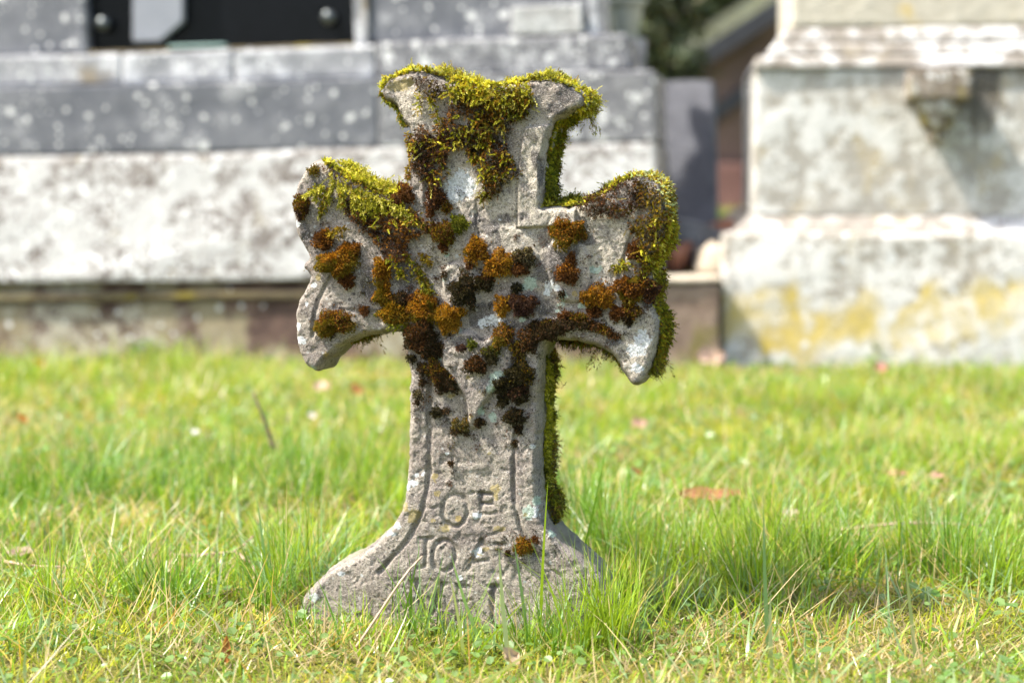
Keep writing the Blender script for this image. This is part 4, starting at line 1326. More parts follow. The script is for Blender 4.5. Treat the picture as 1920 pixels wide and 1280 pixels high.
        g.add(*blades(P, a + rng.normal(0, 0.9, n), ht * rng.uniform(0.5, 1.45, n), rng.uniform(0.0012, 0.0024, n) * dist ** 0.5, np.abs(rng.normal(0.28, 0.2, n)), rng.normal(0.15, 0.25, n), col, levels=(0, 0.25, 0.5, 0.78, 1.0)))
    # single long blades standing near the cross and in the foreground (photo foot -> photo tip)
    hero = [((1012, 1200), (1028, 893), 2.06, G_BRIGHT, 0.0034), ((905, 1195), (845, 1034), 2.04, G_BLUE, 0.0040), ((870, 1190), (842, 1073), 2.0, G_PALE, 0.0036), ((880, 1200), (1000, 1110), 1.98, G_BRIGHT, 0.003), ((790, 1160), (832, 1028), 2.05, G_BLUE, 0.0022), ((745, 1160), (790, 1010), 2.05, G_DEEP, 0.002),
            ((955, 1190), (935, 1020), 1.96, G_PALE, 0.005), ((990, 1190), (962, 1006), 2.05, G_BLUE, 0.0036), ((1070, 1190), (1015, 1060), 2.0, G_BRIGHT, 0.0026), ((880, 1260), (1050, 1190), 1.85, G_PALE, 0.006), ((1443, 1150), (1432, 948), 1.98, G_BLUE, 0.005), ((1448, 1230), (1445, 1105), 1.9, G_PALE, 0.005), ((1720, 1190), (1695, 1030), 1.95, G_PALE, 0.0045),
            ((500, 1090), (480, 925), 2.3, G_BLUE, 0.004), ((530, 1080), (530, 940), 2.3, G_DEEP, 0.003), ((520, 1100), (476, 985), 2.2, G_BRIGHT, 0.0034), ((600, 1080), (575, 1020), 2.2, G_BLUE, 0.003), ((790, 1190), (750, 1060), 2.05, G_DEEP, 0.0025), ((690, 1180), (760, 1080), 2.05, G_BRIGHT, 0.002), ((1060, 1160), (1120, 930), 2.25, G_DEEP, 0.0025), ((1085, 1050), (1135, 850), 2.4, G_DEEP, 0.003), ((160, 1060), (100, 1000), 2.2, G_DEEP, 0.002), ((300, 900), (330, 975), 2.9, G_BLUE, 0.006), ((640, 1170), (590, 1075), 2.05, G_DEEP, 0.0024), ((1300, 1080), (1180, 1120), 2.1, G_BLUE, 0.004), ((1400, 1180), (1350, 1000), 2.2, G_DEEP, 0.0022), ((975, 1150), (920, 1070), 2.05, G_DEEP, 0.002)]
    for (a, b_, Y, c, w) in hero:
        pa, pb = at_depth(*a, Y), at_depth(*b_, Y + random.uniform(-0.03, 0.02))
        pa[2] = min(pa[2], 0.0)
        ts = np.linspace(0, 1, 7)
        mid = (pa + pb) / 2 + np.array([random.uniform(-0.006, 0.006), 0, random.uniform(0, 0.008)])
        pts = np.array([(1 - t) ** 2 * pa + 2 * t * (1 - t) * mid + t * t * pb for t in ts])
        V, Cc = [], []
        cc = np.array(c) * random.uniform(0.9, 1.3)
        for i, t in enumerate(ts[:-1]):
            ww = w * (1 - t ** 2.2) * 0.5
            V += [pts[i] - np.array([ww, 0.3 * ww, 0]), pts[i] + np.array([ww, 0.3 * ww, 0])]
            Cc += [cc, cc]
        V.append(pts[-1])
        Cc.append(cc)
        q = np.array([[2 * i, 2 * i + 1, 2 * i + 3, 2 * i + 2] for i in range(5)])
        g.add(np.array(V), q, np.array([[10, 11, 12]]), np.array(Cc))
    link('grass', g.mesh('grass'), M_GRASS, kind='stuff')
    # small round weed and clover leaves lying flat between the blades
    Vs, Cs = [], []
    for (y0, y1, k) in ((1.4, 2.1, 1.0), (2.1, 3.0, 0.8), (3.0, 5.5, 0.35)):
        x, y = scatter(y0, y1, 3600 * k)
        n = len(x)
        kp = rng.uniform(0, 1, n) < np.clip(0.45 + 1.8 * patchv(x, y, 5, 441), 0.05, 1)
        x, y = x[kp], y[kp]
        n = len(x)
        r = rng.uniform(0.0022, 0.0065, n) / math.sqrt(k)
        P = np.stack([x, y, gz(x, y) + rng.uniform(0.008, 0.022, n)], -1)
        nrm = unit(np.stack([rng.normal(0, 0.35, n), rng.normal(-0.15, 0.35, n), np.ones(n)], -1))
        a = unit(np.cross(nrm, rng.normal(0, 1, (n, 3))))
        b = np.cross(nrm, a)
        r = r[:, None]
        quad1 = np.stack([P - a * r, P - a * r * 0.35 + b * r * 0.8 + nrm * r * 0.12, P + a * r * 0.55 + b * r * 0.75 + nrm * r * 0.15, P + a * r], 1)
        quad2 = np.stack([P + a * r, P + a * r * 0.55 - b * r * 0.75 + nrm * r * 0.15, P - a * r * 0.35 - b * r * 0.8 + nrm * r * 0.12, P - a * r], 1)
        cc = mixcol((0.11, 0.21, 0.035), (0.20, 0.30, 0.09), rng.uniform(0, 1, n)) * rng.uniform(0.8, 1.2, (n, 1))
        for qd in (quad1, quad2):
            Vs.append(qd.reshape(-1, 3))
            Cs.append(np.repeat(cc, 4, 0))
    V = np.concatenate(Vs)
    link('clover', mesh_np('clover', V, np.arange(len(V)).reshape(-1, 4), color=np.concatenate(Cs)), M_GRASS, kind='stuff')


# ------------------------------------------------------------------ background stonework
def bx(bm, x0, x1, y0, y1, z0, z1, slope=0.0, slope_side=0.0, bev=0.006, segs=2, cut=None):
    """a stone block; slope sets the top front edge back"""
    v = [bm.verts.new(p) for p in ((x0, y0, z0), (x1, y0, z0), (x1, y1, z0), (x0, y1, z0),
                                   (x0 + slope_side, y0 + slope, z1), (x1 - slope_side, y0 + slope, z1), (x1 - slope_side, y1, z1), (x0 + slope_side, y1, z1))]
    fs = [bm.faces.new([v[i] for i in q]) for q in ((3, 2, 1, 0), (4, 5, 6, 7), (0, 1, 5, 4), (1, 2, 6, 5), (2, 3, 7, 6), (3, 0, 4, 7))]
    if bev:
        es = list({e for f in fs for e in f.edges})
        bmesh.ops.bevel(bm, geom=es, offset=bev, segments=segs, profile=0.6, affect='EDGES')


def worn(me, amt=0.004, sc=9, cuts=0, seed=1):
    """roughen a block a little so edges are not ruler straight"""
    n = len(me.vertices)
    co = np.empty(n * 3)
    me.vertices.foreach_get('co', co)
    co = co.reshape(-1, 3)
    d = np.stack([fbm(co, sc, 3, seed), fbm(co, sc, 3, seed + 30), fbm(co, sc, 3, seed + 60)], -1) * amt
    me.vertices.foreach_set('co', (co + d).ravel())
    me.update()


def block(name, parent, mat, args, label=None, sub=24, wear=0.005, seed=1, **kw):
    bm = bmesh.new()
    for a in (args if isinstance(args[0], tuple) else [args]):
        bx(bm, *a, **kw)
    # subdivide the long edges so the wear shows
    for _ in range(3):
        le = [e for e in bm.edges if e.calc_length() > 0.09]
        if not le or len(bm.edges) > 6000:
            break
        bmesh.ops.subdivide_edges(bm, edges=le, cuts=1, use_grid_fill=True)
    me = bm_mesh(bm, name)
    worn(me, wear, 8, seed=seed)
    return link(name, me, mat, parent, label)


DIRT = (0.66, 0.80)
M_GREY = tomb_mat('grey_limestone', (0.125, 0.130, 0.146), (0.19, 0.194, 0.208), (0.36, 0.362, 0.37), 0.38, 0.95, spot_scale=18, scale=2.2)
M_GREYS = tomb_mat('spotted_grey_limestone', (0.15, 0.15, 0.16), (0.23, 0.23, 0.235), (0.44, 0.44, 0.44), 0.40, 1.25, spot_scale=17, scale=6)
M_GREYL = tomb_mat('pale_grey_course', (0.24, 0.245, 0.255), (0.35, 0.35, 0.36), (0.55, 0.555, 0.565), 0.48, 0.9, warm=(0.30, 0.25, 0.18), warm_cut=(0.6, 0.72), spot_scale=15, scale=2.6)
M_WHITE = tomb_mat('lichen_white_stone', (0.15, 0.13, 0.115), (0.30, 0.275, 0.25), (0.46, 0.455, 0.435), 0.57, 1.1, warm=(0.25, 0.215, 0.15), warm_cut=(0.57, 0.70), spot_scale=20, scale=7.5)
M_RED = tomb_mat('red_sandstone_base', (0.085, 0.055, 0.045), (0.17, 0.11, 0.085), (0.42, 0.385, 0.30), 0.42, 0.7, warm=(0.28, 0.235, 0.15), warm_cut=(0.47, 0.60), spot_scale=13, scale=3.6)
M_LEDGE = tomb_mat('mossy_ledge_stone', (0.10, 0.08, 0.05), (0.17, 0.135, 0.07), (0.30, 0.27, 0.15), 0.3, 0.4, warm=(0.24, 0.19, 0.035), spot_scale=14)
M_PALE = tomb_mat('pale_monument_stone', (0.345, 0.32, 0.275), (0.47, 0.445, 0.395), (0.63, 0.62, 0.585), 0.50, 0.6, warm=(0.42, 0.36, 0.25), warm_cut=(0.56, 0.70), spot_scale=13, scale=4.0, top_dirt=True)
M_PLINTH = tomb_mat('yellow_stained_plinth', (0.31, 0.28, 0.235), (0.45, 0.42, 0.36), (0.68, 0.66, 0.62), 0.58, 0.8, warm=(0.38, 0.32, 0.20), warm_cut=(0.54, 0.68), spot_scale=13, scale=4.2, zstain=(0.07, 0.20, (0.50, 0.37, 0.06), 0.85))
M_MOULD = tomb_mat('white_crusted_moulding', (0.22, 0.195, 0.165), (0.33, 0.30, 0.26), (0.56, 0.55, 0.53), 0.50, 0.5, warm=(0.36, 0.31, 0.22), spot_scale=12, scale=4.4)
M_CREAM = tomb_mat('cream_upper_stone', (0.46, 0.42, 0.335), (0.54, 0.50, 0.41), (0.60, 0.585, 0.53), 0.22, 0.2, warm=(0.54, 0.40, 0.13), warm_cut=(0.58, 0.68), spot_scale=12, scale=4.0)
M_CORBEL = tomb_mat('dirty_corbel_stone', (0.15, 0.12, 0.09), (0.28, 0.24, 0.195), (0.50, 0.49, 0.45), 0.40, 0.6, warm=(0.23, 0.19, 0.05), spot_scale=14, scale=7)
M_BLACK = plain_mat('polished_black_granite', (0.003, 0.0035, 0.004), (0.005, 0.0055, 0.007), 60, 0.25, 0.12, 0)
M_REFLECT = plain_mat('grey_reflection', (0.20, 0.21, 0.235), (0.24, 0.25, 0.275), 12, 0.5, 0.4, 0.001)  # tone of the grey reflection in the black panel, built as a slab
M_STEEL = plain_mat('tarnished_steel', (0.07, 0.08, 0.08), (0.14, 0.15, 0.15), 30, 0.35, 0.5, 0.001, 0.9)
M_PATCH = tomb_mat('white_repair_block', (0.36, 0.355, 0.34), (0.44, 0.435, 0.42), (0.52, 0.52, 0.51), 0.5, 0.3, spot_scale=18)
M_SLATE = tomb_mat('blue_grey_slate', (0.17, 0.173, 0.195), (0.23, 0.233, 0.258), (0.44, 0.45, 0.47), 0.2, 0.5, spot_scale=12)
M_COPPER = plain_mat('green_copper_strip', (0.22, 0.36, 0.32), (0.32, 0.45, 0.41), 20, 0.6, 0.3, 0.001)

# ---- the stepped tomb on the left
tomb_o = on_ground(600, 684)
TY = 7.5
TF = Frame((tomb_o[0], tomb_o[1], 0.0), TY, 1.1)
tomb = bpy.data.objects.new('stepped_tomb', None)
COL.objects.link(tomb)
TF.apply(tomb)
tag(tomb, 'long stepped tomb of grey and white stone with black polished panel, behind the cross', 'tomb')


def T(px, py, yd=0.0):
    return TF.uv(px, py, yd)


XL = T(-420, 600)[0]
DEPTH = 0.62
zb_top = T(300, 551)[1]
z_white0 = T(400, 528)[1]
z_white1 = T(600, 281, 0.055)[1]
z_grey1 = T(600, 148, 0.06)[1]
z_up1 = T(600, 88, 0.10)[1]
xr_base = T(1238, 600)[0]
xr_white = T(1238, 400, 0.03)[0]
xr_grey = T(1229, 200, 0.06)[0]
xr_up = T(1181, 100, 0.10)[0]
block('base_course', tomb, M_RED, (XL, xr_base, 0.03, DEPTH, -0.08, zb_top - 0.022), seed=3, bev=0.01, wear=0.012)
block('ledge', tomb, M_LEDGE, (XL, T(700, 550)[0], 0.012, 0.08, zb_top - 0.020, zb_top), seed=5, bev=0.006, wear=0.008)
block('neck_course', tomb, M_RED, (XL, xr_base - 0.01, 0.045, DEPTH - 0.01, zb_top - 0.021, z_white0 - 0.002), seed=6, bev=0.004)
block('sloped_course', tomb, M_WHITE, (XL, xr_white, 0.0, DEPTH, z_white0, z_white1), slope=0.055, slope_side=0.012, seed=7, bev=0.014, wear=0.010)
gx = [XL, T(700, 200)[0], xr_grey]
for i in range(2):
    block('slab_course', tomb, M_GREY if i < 1 else M_GREYS, (gx[i] + 0.0005, gx[i + 1] - 0.0005, 0.060, DEPTH - 0.02, z_white1 + 0.002, z_grey1), seed=11 + i, bev=0.008, wear=0.004)
ux = [XL, T(205, 120)[0], T(420, 120)[0], T(690, 120)[0], xr_up]
for i in range(4):
    block('upper_course', tomb, M_GREYL if i < 3 else M_GREYS, (ux[i] + 0.0015, ux[i + 1] - 0.0015, 0.10, DEPTH - 0.05, z_grey1 + 0.002, z_up1 + (0.010 if i == 3 else 0.0)), seed=21 + i, bev=0.012, wear=0.005)
zt = z_up1 + 0.62
yp = 0.135
block('end_panel', tomb, M_GREY, (XL, T(160, 40, yp)[0], yp, DEPTH - 0.08, z_up1 + 0.002, zt), seed=31, bev=0.012)
block('corner_post', tomb, M_GREYL, (T(664, 40, yp)[0], T(689, 40, yp)[0], yp, DEPTH - 0.08, z_up1 + 0.002, zt), seed=32, bev=0.005)
block('side_panel', tomb, M_GREY, (T(692, 40, yp)[0], T(1100, 40, yp)[0], yp + 0.012, DEPTH - 0.08, z_up1 + 0.012, zt), seed=33, bev=0.006)
block('repair_block', tomb, M_PATCH, (T(962, 40, yp)[0], T(1092, 40, yp)[0], yp - 0.022, yp + 0.008, T(1000, 66, yp)[1], T(1000, 12, yp)[1]), seed=34, bev=0.006)
block('corner_post', tomb, M_GREYL, (T(1102, 40, yp)[0], T(1121, 40, yp)[0], yp, DEPTH - 0.08, z_up1 + 0.012, zt), seed=35, bev=0.004)
block('capstone', tomb, M_GREYL, (XL - 0.02, T(1140, 40, yp)[0], yp - 0.05, DEPTH - 0.04, zt + 0.002, zt + 0.10), seed=36, bev=0.012)
block('black_panel', tomb, M_BLACK, (T(158, 40, yp)[0], T(666, 40, yp)[0], yp + 0.055, DEPTH - 0.1, z_up1 + 0.012, zt - 0.004), seed=37, bev=0.003, wear=0.0)
block('panel_sill', tomb, M_LEDGE, (T(162, 40, yp)[0], T(663, 40, yp)[0], yp + 0.002, yp + 0.06, z_up1 + 0.001, z_up1 + 0.011), seed=38, bev=0.003, wear=0.002)
block('copper_strip', tomb, M_COPPER, (T(318, 85, yp)[0], T(424, 85, yp)[0], yp - 0.012, yp + 0.03, z_up1 + 0.0112, z_up1 + 0.0185), seed=39, bev=0.002, wear=0.0)


def reflection_cut():
    """slab standing in for a grey reflection in the black panel, its lower right corner cut off"""
    y0, y1 = yp + 0.012, yp + 0.045
    pts = [(248, 78), (298, 78), (342, 40), (342, -420), (248, -420)]
    P = [T(px, py, y0) for px, py in pts]
    bm = bmesh.new()
    a = [bm.verts.new((x, y0, z)) for x, z in P]
    b = [bm.verts.new((x, y1, z)) for x, z in P]
    n = len(P)
    bm.faces.new(a)
    bm.faces.new(b[::-1])
    for i in range(n):
        bm.faces.new([a[i], b[i], b[(i + 1) % n], a[(i + 1) % n]])
    bmesh.ops.recalc_face_normals(bm, faces=bm.faces)
    bmesh.ops.bevel(bm, geom=list(bm.edges), offset=0.003, segments=2, affect='EDGES')
    link('reflection_slab', bm_mesh(bm, 'reflection_slab'), M_REFLECT, tomb)


reflection_cut()


def lathe(name, prof, mat, parent=None, seg_=32, axis='Z', **kw):
    a = np.linspace(0, 2 * np.pi, seg_, endpoint=False)
    V = np.concatenate([np.stack([r * np.cos(a), r * np.sin(a), np.full(seg_, z)], -1) for r, z in prof])
    if axis == 'Y':
        V = V[:, [0, 2, 1]] * np.array([1, -1, 1])
    m = len(prof)
    i0 = np.arange(m - 1)[:, None] * seg_ + np.arange(seg_)[None]
    i1 = np.arange(m - 1)[:, None] * seg_ + (np.arange(seg_)[None] + 1) % seg_
    q = np.stack([i0, i1, i1 + seg_, i0 + seg_], -1).reshape(-1, 4)
    return link(name, mesh_np(name, V, q), mat, parent, **kw)


for (px, py) in ((195, 45), (617, 33)):
    x, z = T(px, py, yp + 0.03)
    st = lathe('panel_stud', [(0.0, 0.040), (0.012, 0.038), (0.019, 0.031), (0.022, 0.02), (0.019, 0.009), (0.012, 0.004), (0.010, -0.003), (0.014, -0.012), (0.014, -0.02)], M_STEEL, tomb, axis='Y')
    st.location = (x, yp + 0.045, z)

# ---- the pale monument on the right
mon_o = on_ground(1352, 693)
MF = Frame((mon_o[0], mon_o[1], 0.0), 4.5, 0.0)
mon = bpy.data.objects.new('pedestal_monument', None)
COL.objects.link(mon)
MF.apply(mon)
tag(mon, 'large pale stone pedestal monument with moulded cap and a small carved bracket, yellow stained plinth', 'monument')


def Q(px, py, yd=0.0):
    return MF.uv(px, py, yd)


MR = Q(2330, 600)[0]
MD = 0.9
zp1 = Q(1500, 436)[1]
zd0 = Q(1500, 405, 0.05)[1]
zd1 = Q(1500, 131, 0.07)[1]
xd0, xd1 = Q(1413, 300, 0.07)[0], MR - (Q(1413, 300, 0.07)[0])
block('plinth', mon, M_PLINTH, (0.0, MR, 0.0, MD, -0.06, zp1), seed=41, bev=0.014, wear=0.006)
block('base_moulding', mon, M_MOULD, (0.028, MR - 0.028, 0.026, MD - 0.03, zp1 - 0.002, zd0), slope=0.042, slope_side=0.05, seed=42, bev=0.008, wear=0.004)
block('die', mon, M_PALE, (xd0, xd1, 0.07, MD - 0.07, zd0 - 0.002, zd1), seed=43, bev=0.010, wear=0.004)
steps = [(1412, 128, 104, 0.052), (1440, 103, 82, 0.068), (1462, 81, 52, 0.090)]
zz = zd1 + 0.002
for i, (px, pa, pb, yd) in enumerate(steps):
    z1 = Q(px, pb, yd)[1]
    x0 = Q(px, pa, yd)[0]
    block('cap_moulding', mon, M_MOULD, (x0, MR - x0, yd, MD - yd, zz, z1), slope=0.012, slope_side=0.010, seed=44 + i, bev=0.012, segs=3, wear=0.005)
    zz = z1 + 0.001
xu = Q(1485, 20, 0.11)[0]
block('shaft', mon, M_CREAM, (xu, MR - xu, 0.11, MD - 0.11, zz, zz + 0.9), seed=48, bev=0.012, wear=0.003)


def corbel():
    """small bracket: square head over a tapering round pendant"""
    x0, z1 = Q(1694, 133, 0.0)
    x1 = Q(1800, 133, 0.0)[0]
    zc = Q(1740, 188, 0.0)[1]
    cx = (Q(1738, 200, 0.02)[0] + Q(1800, 200, 0.02)[0]) / 2
    root = block('bracket', mon, M_CORBEL, (x0 + 0.01, x1 + 0.025, -0.045, 0.072, zc, z1), seed=51, bev=0.008, wear=0.005)
    k = 0.00141
    prof = [(0.056, zc + 0.004), (0.060, zc - 0.010), (0.054, zc - 0.030), (0.047, zc - 0.044), (0.046, zc - 0.062), (0.038, zc - 0.074), (0.026, zc - 0.082), (0.026, zc - 0.088), (0.028, zc - 0.096), (0.024, zc - 0.108), (0.012, zc - 0.116), (0.0, zc - 0.118)]
    pd = lathe('bracket_pendant', prof, M_CORBEL, root, 28)
    pd.location = ((x0 + x1) / 2 + 0.018, 0.018, 0)


corbel()
FOOT.append((TF, XL, xr_base, 0.035, DEPTH))
FOOT.append((MF, 0.005, MR, 0.005, MD))

# ---- between them: kerb, rubble, leaning slate headstone, urn
KY = MF.o[1] - 0.07
M_KERB = tomb_mat('brown_kerb_stone', (0.20, 0.14, 0.105), (0.30, 0.22, 0.165), (0.40, 0.34, 0.27), 0.25, 0.25, warm=(0.22, 0.18, 0.07), spot_scale=14, scale=5)
M_KTOP = tomb_mat('kerb_coping', (0.40, 0.34, 0.26), (0.50, 0.44, 0.34), (0.56, 0.52, 0.43), 0.3, 0.3, warm=(0.32, 0.28, 0.08), spot_scale=14, scale=5)
ka, kb = at_depth(1200, 520, KY), at_depth(1352, 520, KY)
zk = at_depth(1290, 529, KY)[2]
kerb = bpy.data.objects.new('grave_kerb', None)
COL.objects.link(kerb)
kerb.location = (ka[0], KY, 0)
tag(kerb, 'low brown stone kerb with pale coping between the stepped tomb and the pale monument', 'kerb')
kw_ = kb[0] - ka[0]
block('kerb_wall', kerb, M_KERB, (0, kw_, 0.012, 0.14, -0.06, zk - 0.002), seed=61, bev=0.008, wear=0.008)
block('coping', kerb, M_KTOP, (-0.01, kw_, 0.0, 0.30, zk, zk + 0.012), seed=62, bev=0.005, wear=0.006)
FK = Frame((ka[0], KY, 0))
FOOT.append((FK, 0, kw_, 0.0, 0.3))

# leaning slate headstone behind
HY = KY + 0.95
hs = bpy.data.objects.new('slate_headstone', None)
COL.objects.link(hs)
hb = at_depth(1292, 430, HY)
hs.location = (hb[0], HY, 0)
hs.rotation_euler = (R(-4), R(-2.0), R(-14))
tag(hs, 'plain blue grey slate headstone standing in the gap behind the kerb', 'headstone')
hw = 0.095
ztop = at_depth(1296, 150, HY)[2]


def headstone():
    pts = [(-hw, -0.1)] + [(hw, -0.1), (hw, ztop - 0.008)] + [(hw * math.cos(t) * 1.0, ztop - 0.008 + 0.008 * math.sin(t)) for t in np.linspace(0, math.pi, 12)] + [(-hw, ztop - 0.008)]
    pts = [p for i, p in enumerate(pts) if i == 0 or (abs(p[0] - pts[i - 1][0]) + abs(p[1] - pts[i - 1][1])) > 1e-4]
    bm = bmesh.new()
    a = [bm.verts.new((x, -0.04, z)) for x, z in pts]
    b = [bm.verts.new((x, 0.04, z)) for x, z in pts]
    bm.faces.new(a)
    bm.faces.new(b[::-1])
    n = len(pts)
    for i in range(n):
        bm.faces.new([a[i], b[i], b[(i + 1) % n], a[(i + 1) % n]])
    bmesh.ops.recalc_face_normals(bm, faces=bm.faces)
    bmesh.ops.bevel(bm, geom=[e for e in bm.edges if e.calc_face_angle(0) > 0.6], offset=0.004, segments=2, affect='EDGES')
    link('slab', bm_mesh(bm, 'slab'), M_SLATE, hs)
    block('base_stone', hs, M_SLATE, (-hw - 0.02, hw + 0.03, -0.09, 0.09, -0.1, at_depth(1296, 425, HY)[2]), seed=71, bev=0.008)


headstone()


def rubble(px, py, w, h, Y, mat, label, seed, ry=0.0, deep=0.12, name='broken_stone', group=None):
    """a lump of broken masonry: a cut block knocked out of square"""
    c = at_depth(px, py, Y)
    bm = bmesh.new()
    bmesh.ops.create_cube(bm, size=1.0)
    for v in bm.verts:
        v.co = Vector((v.co.x * w, v.co.y * deep, v.co.z * h))
    r = random.Random(seed)
    for v in bm.verts:
        v.co += Vector((r.uniform(-.18, .18) * w, r.uniform(-.15, .15) * deep, r.uniform(-.2, .2) * h))
    bmesh.ops.bevel(bm, geom=list(bm.edges), offset=min(w, h) * 0.10, segments=2, affect='EDGES')
    bmesh.ops.subdivide_edges(bm, edges=list(bm.edges), cuts=2, use_grid_fill=True)
    me = bm_mesh(bm, name, True)
    worn(me, 0.012, 22, seed=seed)
    o = link(name, me, mat, None, label, 'stone', group)
    o.location = c
    o.rotation_euler = (0, R(ry), r.uniform(-.4, .4))
    return o


M_BRICKR = plain_mat('red_rubble', (0.20, 0.085, 0.055), (0.30, 0.15, 0.10), 25, 0.9, 0.1, 0.004)
M_BEIGER = plain_mat('buff_rubble', (0.32, 0.27, 0.205), (0.42, 0.36, 0.28), 25, 0.9, 0.1, 0.004)
M_DARKR = plain_mat('dark_rubble', (0.10, 0.10, 0.10), (0.20, 0.20, 0.205), 25, 0.9, 0.1, 0.004)
zc_ = lambda px, py, Y: at_depth(px, py, Y)[2]
rubble(1335, 433, 0.15, 0.035, KY + 0.42, M_BRICKR, 'long orange red broken sandstone piece lying on the rubble heap', 3, -10)
rubble(1386, 418, 0.07, 0.05, KY + 0.50, M_BEIGER, 'buff broken stone piece leaning by the corner of the pale monument', 4, -25)
rubble(1333, 494, 0.065, 0.10, KY + 0.17, M_BEIGER, 'upright buff stone lump standing on the kerb coping', 5, 8)
rubble(1300, 462, 0.16, 0.13, KY + 0.42, M_DARKR, 'large dark stone lump in the shadowed gap behind the kerb', 6, 5, 0.2)
rubble(1252, 480, 0.07, 0.10, KY + 0.36, M_DARKR, 'small dark stone lump beside the end of the stepped tomb', 7, 0, 0.14)
rubble(1275, 480, 0.045, 0.06, KY + 0.24, M_BRICKR, 'small dull red stone lump behind the kerb coping', 8, 15)
for px, py, Y, w in ((1318, 500, KY + 0.36, 0.34),):
    c = at_depth(px, py, Y)
    # heap of soil and stones the lumps rest on, filling the gap behind the kerb
    n = 40
    xs_ = np.linspace(-0.15, 0.04, n)
    ys_ = np.linspace(-0.20, 0.30, n)
    X, Y_ = np.meshgrid(xs_, ys_)
    e = np.clip(1 - np.maximum(np.abs(X + 0.055) / 0.095, np.abs(Y_ - 0.05) / 0.25) ** 3, 0, 1)
    Z = -0.05 + e * (zk + 0.045 + 0.10 * sstep(-0.2, 0.2, Y_)) + 0.02 * fbm(p3(X.ravel(), Y_.ravel()), 20, 3, 6).reshape(X.shape) * e
    idx = np.arange(n * n).reshape(n, n)
    q = np.stack([idx[:-1, :-1], idx[:-1, 1:], idx[1:, 1:], idx[1:, :-1]], -1).reshape(-1, 4)
    M_HEAP = plain_mat('mossy_soil', (0.12, 0.11, 0.04), (0.24, 0.24, 0.05), 18, 0.95, 0.1, 0.01)
    me = mesh_np('soil_heap', np.stack([X, Y_, Z], -1).reshape(-1, 3), q)
    o = link('soil_heap', me, M_HEAP, kind='structure')
    o.location = (c[0], Y, 0)

# pale urn standing on the ledge at the right end of the stepped tomb
M_URN = plain_mat('pale_green_urn', (0.27, 0.30, 0.25), (0.42, 0.44, 0.40), 14, 0.7, 0.3, 0.002)
uy = TF.o[1] + 0.42
uc = at_depth(1181, 72, uy)
urn = bpy.data.objects.new('flower_urn', None)
COL.objects.link(urn)
zu = uc[2] - 0.30
urn.location = (uc[0], uy + 0.2, 0)
tag(urn, 'pale green grey tapered stone urn on a pier at the right end of the tomb', 'urn')
k = 0.0016
zb = at_depth(1181, 74, uy + 0.2)[2]
lathe('vase', [(0.0, zb), (0.036, zb), (0.040, zb + 0.006), (0.034, zb + 0.012), (0.040, zb + 0.03), (0.048, zb + 0.075), (0.052, zb + 0.10), (0.062, zb + 0.104), (0.066, zb + 0.112), (0.062, zb + 0.120), (0.046, zb + 0.120), (0.043, zb + 0.08), (0.0, zb + 0.06)], M_URN, urn, 36)
block('pier', urn, M_GREYL, (-0.055, 0.058, -0.05, 0.05, -0.05, zb - 0.001), seed=81, bev=0.006)

# ------------------------------------------------------------------ far: stone outbuilding, wall, trees
M_BRICK = brick_mat('brown_red_masonry')
M_BOARD = plain_mat('dark_bargeboard', (0.030, 0.030, 0.033), (0.05, 0.05, 0.055), 15, 0.7, 0.3, 0.002)
M_ROOF = tomb_mat('mossy_slate_roof', (0.028, 0.03, 0.018), (0.05, 0.054, 0.034), (0.10, 0.12, 0.09), 0.42, 0.2, warm=(0.17, 0.17, 0.06), spot_scale=5, scale=1.6)
M_PINK = plain_mat('pink_sandstone', (0.17, 0.088, 0.075), (0.22, 0.12, 0.10), 5, 0.9, 0.1, 0.004)


